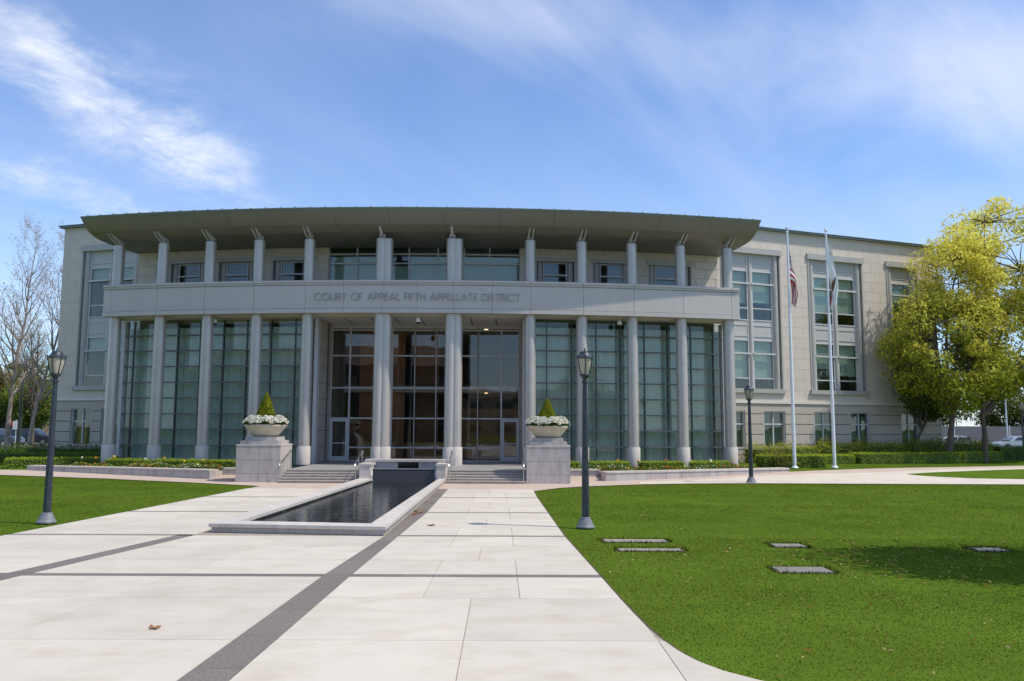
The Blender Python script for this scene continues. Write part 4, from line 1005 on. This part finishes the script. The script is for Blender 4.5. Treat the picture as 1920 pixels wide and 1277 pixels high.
hedge('hedge', seg_quad((33.55, 51.6), (37.7, 54.4), 1.2), .34, .62, 'clipped hedge continuing right past the yellow tree trunk', seed=24, dens=240)
hedge('hedge', seg_quad((38.8, 56.5), (47, 58.0), 1.0), .34, .95, 'low dark hedge at the far right picture edge', (.03, .07, .01), (.07, .12, .02), seed=25, dens=200)
hedge('shrub', seg_quad((20.0, 50.2), (24.5, 51.8), 1.2), .34, .85, 'yellow green loose shrubs against right wing behind flagpoles', (.16, .22, .02), (.46, .46, .04), seed=26, group='loose shrubs by the walls', fuzz=.1, dens=200, wild=.18, size=.11)
hedge('shrub', seg_quad((24.8, 51.9), (31.0, 53.4), 1.2), .34, 1.0, 'bright yellow green loose shrubs behind the long clipped hedge', (.16, .23, .02), (.52, .50, .04), seed=27, group='loose shrubs by the walls', fuzz=.1, dens=200, wild=.2, size=.11)
hedge('shrub', seg_quad((31.4, 53.2), (38.6, 56.9), 1.0), .34, 1.15, 'green loose shrubs behind the hedge right of the yellow tree trunk', (.14, .21, .02), (.36, .40, .04), seed=28, group='loose shrubs by the walls', fuzz=.1, dens=200, wild=.2, size=.11)
hedge('shrub', [(19.3, 44.2), (20.6, 44.7), (20.2, 46.2), (18.8, 45.8)], .33, .45, 'flowering loose shrub at the end of right planter wall', (.10, .13, .02), (.30, .22, .06), seed=29, group='loose shrubs by the walls', fuzz=.1, dens=300, wild=.2, size=.1)
hedge('hedge', seg_quad((-21.3, 42.5), (-16.4, 44.5), .8), .22, .52, 'bright clipped hedge angled behind left planter wall', (.17, .28, .02), (.44, .54, .04), seed=31, dens=320)
hedge('hedge', seg_quad((-26.0, 47.6), (-17.6, 48.6), 1.0), .34, .5, 'dark clipped hedge in front of left wing', (.09, .16, .02), (.22, .30, .035), seed=32, dens=240)
hedge('shrub', seg_quad((-33, 51.5), (-25.3, 52.4), 1.6), .34, .5, 'dark loose shrubs left of the courthouse corner', (.07, .13, .018), (.18, .25, .035), seed=33, group='loose shrubs by the walls', fuzz=.12, dens=160, wild=.22, size=.13)
hedge('shrub', seg_quad((-24.5, 49.8), (-18.2, 49.2), .9), .34, .75, 'dark loose shrubs against left wing wall', (.06, .11, .018), (.16, .23, .035), seed=34, group='loose shrubs by the walls', fuzz=.1, dens=200, wild=.14, size=.1)
def flowers(name, wall, sg, seed, label):
    g = np.random.default_rng(seed); P = []; C_ = []
    n = 9000
    a = g.uniform(.08, .24, n); rr = R+g.uniform(1.35, 2.6, n)
    x = sg*rr*np.sin(a); y = YC-rr*np.cos(a)
    wy = np.interp(np.abs(x), [abs(p[0]) for p in wall], [p[1] for p in wall]); wy[np.abs(x) < abs(wall[0][0])] = 40.5
    k = (y > wy+.55) & (np.abs(x) > 7.6); x, y = x[k], y[k]; n = len(x)
    clump = np.sin(x*2.1+seed)+np.sin(x*4.7+y*3)+np.sin(x*.9)
    z = .36+g.uniform(0, .17, n)*(1+.35*clump); pos = np.stack([x, y, z], 1); nr = np.tile([0, -.5, 1.], (n, 1)); fl = g.random(n)
    c = np.array([.08, .15, .02])*g.uniform(.6, 1.5, n)[:, None]
    sel = (fl < .20) & (z > .385); hue = np.sin(x*1.1+2*np.sin(y*2+seed))+g.normal(0, .5, n)
    pal = np.where(hue[:, None] > .6, np.array([.72, .20, .02]), np.where(hue[:, None] > -.1, np.array([.45, .03, .03]), np.where(hue[:, None] > -.7, np.array([.75, .55, .03]), np.array([.8, .8, .75]))))
    c[sel] = pal[sel]; sz = np.where(sel, .075, .09)
    o = link(name, quads_mesh(name, leaves(pos, nr, .085, .7, .8, g=g), c), None, 'petal'); tag(o, label, 'flowers'); stuff(o)
    for q in range(7):   # taller flower stems
        xx = sg*(9.9+q*1.25+g.uniform(-.3, .3)); yy = np.interp(abs(xx), [abs(p[0]) for p in wall], [p[1] for p in wall])+.9
        t = empty('tall_flower', (xx, yy, .34), 'single tall flower above the %s bed, number %s from the entrance' % ('left' if sg < 0 else 'right', ['one', 'two', 'three', 'four', 'five', 'six', 'seven'][q]), 'flower', 'tall flowers in the beds')
        hh = g.uniform(.42, .6); MB().tube([(xx, yy, .34), (xx+.02, yy, .34+hh)], .008, 5).build('stem', 'hedge_core', t)
        cc = [(.80, .80, .74), (.75, .55, .04), (.75, .28, .03)][int(g.integers(0, 3))]
        pp = np.tile([[xx+.02, yy, .34+hh]], (14, 1))+g.normal(0, .03, (14, 3)); link('petals', quads_mesh('petals', leaves(pp, g.normal(0, 1, (14, 3)), .075, .7, .5, g=g), np.tile([cc], (14, 1))), t, 'petal')
flowers('bedding_flowers', WALL_L, -1, 5, 'mixed red, orange and white bedding flowers along left wall')
flowers('bedding_flowers', WALL_R, 1, 6, 'mixed red, orange and yellow bedding flowers along right wall')

# ------------------------------------------------------------------ flagpoles and flags
def flagpole(x, y, top, label):
    t = empty('flagpole', (x, y, .34), label, 'flagpole', 'white flagpoles')
    MB().lathe([(.19, .34), (.19, .38), (.13, .44), (.10, .46)], x, y, 24).build('base', 'pole_white', t, True)
    MB().lathe([(.095, .45), (.09, 5), (.065, 10), (.05, top-.35), (.07, top-.34), (.07, top-.25), (.03, top-.24), (.03, top-.18)], x, y, 20).build('shaft', 'pole_white', t, True)
    MB().lathe([(.015, top-.19), (.06, top-.165), (.085, top-.10), (.085, top-.08), (.06, top-.02), (.01, top)], x, y, 16).build('finial', 'pole_white', t, True)
flagpole(20.22, 44.13, 13.65, 'white flagpole carrying the striped flag'); flagpole(22.58, 44.64, 13.65, 'white flagpole carrying the pale flag with red hem')
def flag_mat(name, us):
    m = bpy.data.materials.new(name); m.use_nodes = True; nt = m.node_tree; b = nt.nodes['Principled BSDF']; b.inputs['Roughness'].default_value = .8
    uv = nd(nt, 'ShaderNodeUVMap'); sp = nd(nt, 'ShaderNodeSeparateXYZ'); nt.links.new(uv.outputs[0], sp.inputs[0]); u, v = sp.outputs[0], sp.outputs[1]
    def ell(cu, cv_, ru, rv): 
        a = mth(nt, 'DIVIDE', mth(nt, 'SUBTRACT', u, cu), ru); q = mth(nt, 'DIVIDE', mth(nt, 'SUBTRACT', v, cv_), rv)
        return mth(nt, 'LESS_THAN', mth(nt, 'ADD', mth(nt, 'MULTIPLY', a, a), mth(nt, 'MULTIPLY', q, q)), 1.)
    if us:
        st = mth(nt, 'LESS_THAN', mth(nt, 'FRACT', mth(nt, 'MULTIPLY', v, 6.5)), .5)
        c = mixc(nt, st, (.72, .70, .68), (.42, .03, .045))
        cant = mth(nt, 'MULTIPLY', mth(nt, 'LESS_THAN', u, .4), mth(nt, 'LESS_THAN', v, 7/13))
        su = mth(nt, 'SUBTRACT', mth(nt, 'FRACT', mth(nt, 'MULTIPLY', u, 15.)), .5); sv = mth(nt, 'SUBTRACT', mth(nt, 'FRACT', mth(nt, 'MULTIPLY', v, 9.3)), .5)
        star = mth(nt, 'LESS_THAN', mth(nt, 'ADD', mth(nt, 'MULTIPLY', su, su), mth(nt, 'MULTIPLY', sv, sv)), .06)
        c = mixc(nt, cant, c, mixc(nt, star, (.02, .035, .16), (.72, .70, .68)))
    else:
        c = mixc(nt, mth(nt, 'GREATER_THAN', v, .84), (.80, .81, .77), (.50, .03, .03))
        c = mixc(nt, ell(.50, .57, .15, .035), c, (.10, .16, .05)); c = mixc(nt, ell(.50, .45, .13, .10), c, (.12, .065, .03)); c = mixc(nt, ell(.61, .44, .04, .07), c, (.12, .065, .03)); c = mixc(nt, ell(.10, .14, .02, .04), c, (.50, .03, .03))
    nt.links.new(c, b.inputs['Base Color']); M[name] = m
flag_mat('flag_stripes', True); flag_mat('flag_bear', False)
def flag(name, matname, x, y, ztop, H, L, wmax, ph, front, label):
    nu, nv = 80, 44; me = bpy.data.meshes.new(name); V = []; UV = []
    for i in range(nu+1):
        s = i/nu
        for j in range(nv+1):
            q = j/nv; e = 1-math.exp(-7*s)
            z = ztop-q*H*(1-.45*s)-s*L*(1-.27*q)
            k = (ztop-z)/(L*1.02)                                   # how far down the bundle
            env = wmax*(.25+.75*math.sin(math.pi*min(1., .08+.80*k)))  # outline of the limp bundle
            f1 = min(1., max(0., (.15+.75*q if front > 0 else .9-.75*q)+.16*math.sin(ph+9*q+7.5*s))); f2 = math.sin(ph*2.3+9*q+6*s)
            V.append((x+.07+e*env*(.12+.88*f1), y-.03+e*(.07*f2+.03*math.sin(21*q+3*s)+front*.30*(.5-q)), z)); UV.append((s, q))
    F = [(i*(nv+1)+j, (i+1)*(nv+1)+j, (i+1)*(nv+1)+j+1, i*(nv+1)+j+1) for i in range(nu) for j in range(nv)]
    me.from_pydata(V, [], F); ul = me.uv_layers.new(name='UVMap')
    for lp in me.loops: ul.data[lp.index].uv = UV[lp.vertex_index]
    me.shade_smooth(); o = link(name, me, None, matname); tag(o, label, 'flag', 'flags hanging limp'); return o
flag('flag', 'flag_stripes', 20.22, 44.13, 12.70, 2.2, 3.35, .50, .6, 1., 'red and white striped flag with blue canton hanging limp')
flag('flag', 'flag_bear', 22.58, 44.64, 12.85, 2.2, 3.6, .46, 2.2, -1., 'white flag with brown emblem and red hem hanging limp')

# ------------------------------------------------------------------ trees
def limb_mesh(segs, sides=7):
    mb = MB()
    for pts, rs in segs: mb.tube(pts, rs, sides if rs[0] > .05 else 5 if rs[0] > .02 else 3)
    return mb
def curve_pts(p, q, bow, n=5, g=random):
    p, q = Vector(p), Vector(q); mid = Vector((g.uniform(-bow, bow), g.uniform(-bow, bow), g.uniform(0, bow)))
    return [p.lerp(q, i/n)+mid*math.sin(math.pi*i/n) for i in range(n+1)]
def leafy_tree(name, base, fork, crown, nclump, nleaf, label, seed, r0=.22, leaf=.26, clump=(.8, 1.5), col_lo=(.29, .34, .025), col_hi=(.88, .78, .14), group=None, droop=.8, top_bias=1.2, bark='bark', edge=.45):
    """crown: list of ellipsoids (cx, cy, cz, rx, ry, rz); clumps of leaf-sized faces on forked limbs"""
    g = np.random.default_rng(seed); rr = random.Random(seed); t = empty(name, base, label, 'tree', group)
    zmin = min(c[2]-c[5] for c in crown); zmax = max(c[2]+c[5] for c in crown)
    segs = []; B = Vector(base); Fk = Vector(fork)
    tp = curve_pts(B, Fk, .12, 5, rr); segs.append((tp, [r0*(1.25 if i == 0 else 1-.07*i) for i in range(6)]))
    mains = []
    nm = 7
    for k in range(nm):
        c = crown[k % len(crown)]; a = 2*math.pi*k/nm+rr.uniform(-.3, .3); e = Vector((c[0]+c[3]*.5*math.cos(a), c[1]+c[4]*.5*math.sin(a), c[2]+c[5]*rr.uniform(-.25, .5)))
        pts = curve_pts(Fk, e, .5, 6, rr); mains.append(pts); segs.append((pts, [r0*.62*(1-.13*i) for i in range(7)]))
    V = []; C_ = []
    tot = sum(c[3]*c[4]*c[5] for c in crown)
    for c in crown:
        for k in range(int(nclump*c[3]*c[4]*c[5]/tot)+1):
            d = unit(g.normal(0, 1, 3)); rad = g.uniform(edge, 1.0)**.5; p = np.array(c[:3])+d*np.array(c[3:])*rad*.93
            cr = g.uniform(*clump); P = Vector(p)
            mp = min((q for pts in mains for q in pts[2:]), key=lambda q: (q-P).length); segs.append((curve_pts(mp, P, .25, 4, rr), [.05, .04, .03, .02, .012]))
            for _ in range(3):
                e = P+Vector(g.normal(0, cr*.55, 3)); segs.append(([P.lerp(e, i/3)+Vector((0, 0, -.06*i*i)) for i in range(4)], [.014, .010, .008, .005]))
            n = int(nleaf*g.uniform(.6, 1.3)); dd = unit(g.normal(0, 1, (n, 3))); dd[:, 2] *= .75; pos = p+dd*(cr*g.uniform(.25, 1., (n, 1))**.5)
            nr = unit(dd+np.array([0, 0, .6])); V.append(leaves(pos, nr, leaf, .36, .7, droop, g))
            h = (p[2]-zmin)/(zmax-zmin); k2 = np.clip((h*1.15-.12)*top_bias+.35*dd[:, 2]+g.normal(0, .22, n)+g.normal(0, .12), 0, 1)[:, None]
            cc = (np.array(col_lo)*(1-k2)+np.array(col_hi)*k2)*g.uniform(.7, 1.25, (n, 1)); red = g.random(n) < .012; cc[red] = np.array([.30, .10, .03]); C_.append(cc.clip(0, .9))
    limb_mesh(segs).build('trunk', bark, t, True)
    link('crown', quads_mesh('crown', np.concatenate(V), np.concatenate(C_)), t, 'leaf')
    return t
TG = 'yellow green trees at right'
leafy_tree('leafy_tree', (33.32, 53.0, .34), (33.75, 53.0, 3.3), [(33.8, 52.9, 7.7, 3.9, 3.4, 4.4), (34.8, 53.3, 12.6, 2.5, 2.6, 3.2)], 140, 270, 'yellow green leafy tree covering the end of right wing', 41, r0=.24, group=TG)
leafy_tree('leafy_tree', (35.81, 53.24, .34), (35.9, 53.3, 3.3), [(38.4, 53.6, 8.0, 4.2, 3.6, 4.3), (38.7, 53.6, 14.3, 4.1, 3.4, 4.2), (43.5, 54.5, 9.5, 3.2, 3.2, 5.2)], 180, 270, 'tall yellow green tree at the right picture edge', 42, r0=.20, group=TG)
leafy_tree('leafy_tree', (31.6, 54.4, .34), (32.4, 54.3, 2.4), [(32.3, 54.2, 4.3, 1.5, 1.1, 1.5)], 26, 220, 'small dark green leaning tree against right wing wall', 43, r0=.12, leaf=.2, clump=(.4, .7), col_lo=(.05, .10, .012), col_hi=(.13, .20, .025))
leafy_tree('leafy_tree', (18.4, 14.5, -.03), (18.4, 14.5, 4.2), [(18.2, 14.6, 7.0, 2.3, 1.7, 2.2)], 34, 330, 'small leafy tree beyond the right picture edge shading the lawn', 44, r0=.13, leaf=.22)

def bare_tree(base, H, lean, label, seed, r0=.2, buds=(.30, .22, .10), nb=2500, bark='bark', start=.22, spread=1.):
    g = random.Random(seed); t = empty('bare_tree', base, label, 'tree', 'bare trees at left'); segs = []; tips = []
    def rnd(): return Vector((g.gauss(0, 1), g.gauss(0, 1), g.gauss(0, 1)))
    def branch(p, d, L, r, lv):
        n = 5 if lv == 1 else 3; pts = [p]; rs = [r]
        for i in range(n):
            d = (d+rnd()*.09+Vector((0, 0, .10))).normalized(); p = p+d*(L/n); pts.append(p); rs.append(max(.005, r*(1-.75*(i+1)/n)))
            if lv < 4 and (i > 0 or lv > 1):
                for _ in range(2 if lv < 3 else 1):
                    s = d.cross(rnd()).normalized(); l2 = L*g.uniform(.30, .55)*(1-.35*i/n)
                    if l2 > .25: branch(p, (d*.8+s*g.uniform(.4, .8)+Vector((0, 0, .15))).normalized(), l2, rs[-1]*.6, lv+1)
        segs.append((pts, rs)); tips.extend(pts[-2:])
    p = Vector(base); d = Vector((lean, 0, 1)).normalized(); N = 16; pts = [p]; rs = [r0*1.15]
    for i in range(N):
        d = (d+Vector((g.gauss(0, .045), g.gauss(0, .045), .02))).normalized(); p = p+d*(H/N); pts.append(p); rs.append(max(.012, r0*(1-(i+1)/N)**.9)); h = (i+1)/N
        if h > start:
            for _ in range(3):
                a = g.uniform(0, 2*math.pi); s = Vector((math.cos(a), math.sin(a), 0)); branch(p, (s*spread*.75+Vector((0, 0, .85))).normalized(), H*(.10+.22*(1-h))*g.uniform(.7, 1.2), rs[-1]*.55+.006, 1)
    segs.append((pts, rs)); limb_mesh(segs, 7).build('trunk', bark, t, True)
    gg = np.random.default_rng(seed); k = gg.integers(0, len(tips), nb); pos = np.array([tuple(tips[i]) for i in k])+gg.normal(0, .12, (nb, 3))
    c = np.array(buds)*gg.uniform(.6, 1.5, (nb, 1)); gr = gg.random(nb) < .3; c[gr] = np.array([.20, .23, .05])
    link('buds', quads_mesh('buds', leaves(pos, gg.normal(0, 1, (nb, 3)), .085, .6, .5, g=gg), c), t, 'leaf')
bare_tree((-28.6, 57.0, .34), 15.0, -.01, 'tall bare tree with red buds nearest the courthouse corner', 51, r0=.14, bark='bark_pale')
bare_tree((-32.0, 60.0, .34), 16.5, .03, 'tall pale bare tree left of the courthouse', 52, r0=.18, bark='bark_pale', nb=2600, buds=(.30, .26, .10))
bare_tree((-34.8, 58.5, .34), 13.5, -.02, 'bare tree at the left picture edge', 53, r0=.19, nb=2600, buds=(.28, .27, .08), bark='bark_pale')
bare_tree((-36, 70, .34), 11, .02, 'distant bare tree behind the left trees', 54, r0=.2, nb=2600, buds=(.26, .24, .07))
FG = 'far background trees'
for i, (x, y, rx, rz, cl, ch, lb) in enumerate(((-71, 104, 6, 4.8, (.05, .08, .015), (.20, .22, .05), 'rounded green tree behind the dark car'), (-63, 108, 4.5, 4.2, (.07, .08, .02), (.28, .22, .08), 'tan and green tree behind the traffic signal'), (-57.5, 106, 3.6, 3.6, (.06, .10, .015), (.20, .26, .04), 'low green tree beyond the street sign'),
        (-66, 120, 7, 5.5, (.05, .08, .015), (.18, .2, .05), 'far green tree at left edge'), (54, 98, 6, 3.6, (.04, .07, .012), (.14, .2, .03), 'green tree behind the grey fence at right'), (66, 100, 6, 4.2, (.05, .08, .012), (.18, .22, .03), 'green tree behind right end of the grey fence'), (78, 104, 7, 4.5, (.04, .07, .012), (.14, .18, .03), 'far tree outside the right edge'))):
    leafy_tree('far_tree', (x, y, .34), (x, y, 1.8), [(x, y, 1.2+rz, rx, 3, rz)], 80, 200, lb, 60+i, r0=.3, leaf=.36, clump=(1.0, 1.9), col_lo=cl, col_hi=ch, group=FG, edge=.3)

# ------------------------------------------------------------------ street, vehicles, background
structure(MB().add([(-300, 74, .345), (-29, 74, .345), (-29, 100, .345), (-300, 100, .345)], [(0, 1, 2, 3)]).build('road', 'asphalt'))
structure(MB().add([(41, 70, .345), (130, 70, .345), (130, 95, .345), (41, 95, .345)], [(0, 1, 2, 3)]).build('parking_lot', 'asphalt'))
def car(loc, rz, label, paint, kind):
    L, W, H = (4.8, 1.9, 1.78) if kind == 'suv' else (4.6, 1.8, 1.46)
    t = empty('parked_car', loc, label, 'car', 'parked cars'); M3 = Matrix.Translation(Vector(loc)) @ Matrix.Rotation(rz, 4, 'Z')
    def W_(p): return tuple(M3 @ Vector(p))
    if kind == 'suv': low = [(-2.4, .35), (-2.42, .75), (-2.35, 1.05), (.95, 1.08), (2.15, .98), (2.36, .80), (2.4, .45), (2.3, .32)]; roof = [(-2.3, 1.05), (-2.12, 1.70), (-1.9, 1.78), (.15, 1.76), (.45, 1.68), (1.1, 1.07)]
    else: low = [(-2.3, .32), (-2.32, .70), (-2.2, .95), (.9, .96), (2.0, .82), (2.26, .66), (2.3, .40), (2.2, .28)]; roof = [(-2.0, .95), (-1.2, 1.38), (-.8, 1.45), (.1, 1.45), (.4, 1.40), (1.25, .95)]
    def ext(prof, w0, w1, z0, z1):
        mb = MB(); ring = []
        for s in (-1, -.92, .92, 1):
            ring.append([W_((x*(1 if abs(s) < 1 else .985), s*(w0+(w1-w0)*max(0, min(1, (z-z0)/(z1-z0)))), z)) for x, z in prof])
        return mb.sweep(ring)
    ext(low, W/2, W/2-.03, .3, 1.1).build('body', paint, t, True)
    ext(roof, W/2-.05, W/2-.22, roof[0][1], H).build('cabin', paint, t, True)
    zc, zt = roof[0][1]+.06, H-.14
    for s in (-1, 1):
        for xa, xb, xc, xd in ((-1.75, -.55, -.62, -1.62), (-.48, .78, .28, -.50)):
            wy0, wy1 = (W/2-.06), (W/2-.185)
            MB().hexa([W_((xa, s*(wy0-.02), zc)), W_((xb, s*(wy0-.02), zc)), W_((xb, s*(wy0+.015), zc)), W_((xa, s*(wy0+.015), zc)), W_((xd, s*(wy1-.02), zt)), W_((xc, s*(wy1-.02), zt)), W_((xc, s*(wy1+.015), zt)), W_((xd, s*(wy1+.015), zt))]).build('side_window', 'car_glass', t)
        for x in (-1.45, 1.42):
            c = Vector((x, s*(W/2-.08), .34)); ring = []
            for q, r in ((-.11, .28), (-.10, .335), (.10, .335), (.11, .28)): ring.append([W_((c.x+r*math.cos(2*math.pi*k/20), c.y+q, c.z+r*math.sin(2*math.pi*k/20))) for k in range(20)])
            wh = MB().sweep(ring).build('wheel', 'tyre', t, True); ring = []
            for q, r in ((s*.08, .21), (s*.118, .20), (s*.118, .05)): ring.append([W_((c.x+r*math.cos(2*math.pi*k/16), c.y+q, c.z+r*math.sin(2*math.pi*k/16))) for k in range(16)])
            MB().sweep(ring).build('rim', 'rim', wh, True)
        MB().hexa([W_(p) for p in ((2.2, s*.55, .62), (2.37, s*.55, .62), (2.30, s*.86, .62), (2.1, s*.86, .62), (2.15, s*.55, .76), (2.33, s*.55, .76), (2.26, s*.86, .76), (2.05, s*.86, .76))]).build('headlight', 'headlight', t)
        MB().hexa([W_(p) for p in ((-2.42, s*.6, .72), (-2.2, s*.6, .72), (-2.2, s*.9, .72), (-2.38, s*.9, .72), (-2.40, s*.6, .90), (-2.2, s*.6, .90), (-2.2, s*.9, .90), (-2.36, s*.9, .90))]).build('taillight', 'taillight', t)
    k = .02; a, b = roof[-1], roof[-2]
    MB().hexa([W_((a[0]-.06, -W/2+.14, a[1]+.05)), W_((a[0]-.06, W/2-.14, a[1]+.05)), W_((a[0]+.0, W/2-.14, a[1]+.05)), W_((a[0]+.0, -W/2+.14, a[1]+.05)), W_((b[0]-.02, -W/2+.26, b[1]-.04)), W_((b[0]-.02, W/2-.26, b[1]-.04)), W_((b[0]+.05, W/2-.26, b[1]-.04)), W_((b[0]+.05, -W/2+.26, b[1]-.04))]).build('windshield', 'car_glass', t)
car((-45.0, 79.4, .345), 0, 'dark navy sport utility car parked at left picture edge', 'car_navy', 'suv')
car((-45.2, 86.0, .345), .1, 'dark van-like car half hidden behind bare trees', 'car_dark', 'suv')
car((48.6, 80.5, .35), 2.6, 'white car seen over the hedge behind yellow tree trunks', 'car_white', 'sedan')
car((56.0, 82.0, .35), 3.1, 'silver car seen over the hedge at right picture edge', 'car_silver', 'sedan')
t = empty('screen_fence', (42, 88, .3), 'grey screen fence behind the parked cars at right', 'fence')
for k in range(14):
    x0 = 44.+k*3.0; MB().box(x0+.05, x0+2.95, 88, 88.06, .4, 2.75).build('fence_panel', 'fence_grey', t); MB().box(x0-.045, x0+.045, 87.98, 88.09, .3, 2.85).build('post', 'pole_white', t)
t = empty('street_light', (57.5, 86, .3), 'thin pale street light pole in the car park', 'street light')
MB().tube([(57.5, 86, .3), (57.5, 86, 6.5)], [.09, .06], 8).build('pole', 'pole_white', t, True); MB().box(57.0, 57.9, 85.85, 86.15, 6.5, 6.62).build('lamp_head', 'white_plastic', t)
t = empty('traffic_signal', (-38.6, 72.5, .345), 'dark traffic signal pole with mast arm beside the street', 'traffic signal')
MB().tube([(-38.6, 72.5, .3), (-38.6, 72.5, 7.0)], [.17, .12], 10).build('pole', 'signal_black', t, True); MB().tube([(-38.6, 72.5, 5.3), (-34.5, 72.5, 5.45)], [.08, .05], 8).build('mast_arm', 'signal_black', t, True)
h_ = MB().box(-37.75, -37.35, 72.2, 72.6, 4.55, 5.75).build('signal_head', 'signal_black', t)
for z, c in ((5.5, 'sign_red'), (5.15, 'slot_dark'), (4.8, 'slot_dark')): MB().sweep([[(-37.55+.12*math.cos(2*math.pi*k/12), 72.19-q, z+.12*math.sin(2*math.pi*k/12)) for k in range(12)] for q in (0, .03)]).build('lens', c, h_)
t = empty('street_sign', (-41.0, 76.0, .345), 'small white and red street sign on a thin post', 'sign')
MB().tube([(-41, 76, .3), (-41, 76, 2.95)], .03, 6).build('post', 'pole_white', t, True); MB().box(-41.3, -40.72, 75.95, 75.97, 2.05, 2.85).build('sign_plate', 'sign_white', t); MB().box(-41.62, -41.31, 75.95, 75.97, 2.35, 2.85).build('sign_plate', 'sign_red', t)
def house(name, x0, x1, y, d, h, label, wallm, group=None, nwin=4, rows=2, gable=2.2, facing=-1):
    t = empty(name, ((x0+x1)/2, y, 0), label, 'building', group); yb_ = y+d
    MB().box(x0, x1, min(y, yb_), max(y, yb_), 0, h).build('wall', wallm, t)
    mb = MB(); e = .5; ym = y+d/2
    mb.hexa([(x0-e, min(y, yb_)-e, h), (x1+e, min(y, yb_)-e, h), (x1+e, max(y, yb_)+e, h), (x0-e, max(y, yb_)+e, h), (x0+(1.5), ym-.1, h+gable), (x1-1.5, ym-.1, h+gable), (x1-1.5, ym+.1, h+gable), (x0+1.5, ym+.1, h+gable)]).build('roof', 'roof_far', t)
    sgn = -1 if d > 0 else 1
    for r in range(rows):
        for k in range(nwin):
            cx = x0+(x1-x0)*(k+.5)/nwin; z0 = 1.2+r*(h-1.)/rows; w_ = (x1-x0)/nwin*.28
            f = MB().box(cx-w_, cx+w_, min(y, y+sgn*.06), max(y, y+sgn*.06), z0, z0+1.6).build('window', 'frame_metal', t); MB().box(cx-w_+.08, cx+w_-.08, min(y+sgn*.062, y+sgn*.08), max(y+sgn*.062, y+sgn*.08), z0+.08, z0+1.52).build('pane', 'car_glass', f)
house('house', -90, -68, 130, 12, 5.0, 'orange stucco building far behind the left trees', 'stucco')
# across the street behind the camera; seen only mirrored in the glass
house('brick_building', -95, -3, -46, -16, 13, 'dark brick building across the street mirrored in the entrance glass', 'brick_dark', 'buildings across the street', 16, 3, 4.)
house('brick_building', 14, 60, -60, -16, 7.5, 'lower brick building across the street mirrored in the right glass', 'brick_far', 'buildings across the street', 9, 2, 2.5)
house('brick_building', -30, 60, -100, -16, 9, 'far pale building closing the street behind the camera', 'stucco', 'buildings across the street', 12, 3, 2.5)
structure(MB().add([(-300, -14.1, -.012), (300, -14.1, -.012), (300, -34, -.012), (-300, -34, -.012)], [(3, 2, 1, 0)]).build('road', 'asphalt'))
for i, (x, y, h) in enumerate(((9, -40, 6.), (24, -38, 5.), (-24, -36, 5.), (44, -42, 7.), (-44, -34, 7.))):
    leafy_tree('street_tree', (x, y, 0), (x, y, 2.6), [(x, y, h, 3.4, 3.0, h*.5)], 40, 130, 'leafy street tree mirrored in the glass, place %s' % ['near the axis', 'right of the axis', 'left of the axis', 'far right', 'far left'][i], 80+i, r0=.25, leaf=.45, clump=(.9, 1.5), col_lo=(.04, .07, .012), col_hi=(.14, .18, .03), group='street trees behind the camera', edge=.3)
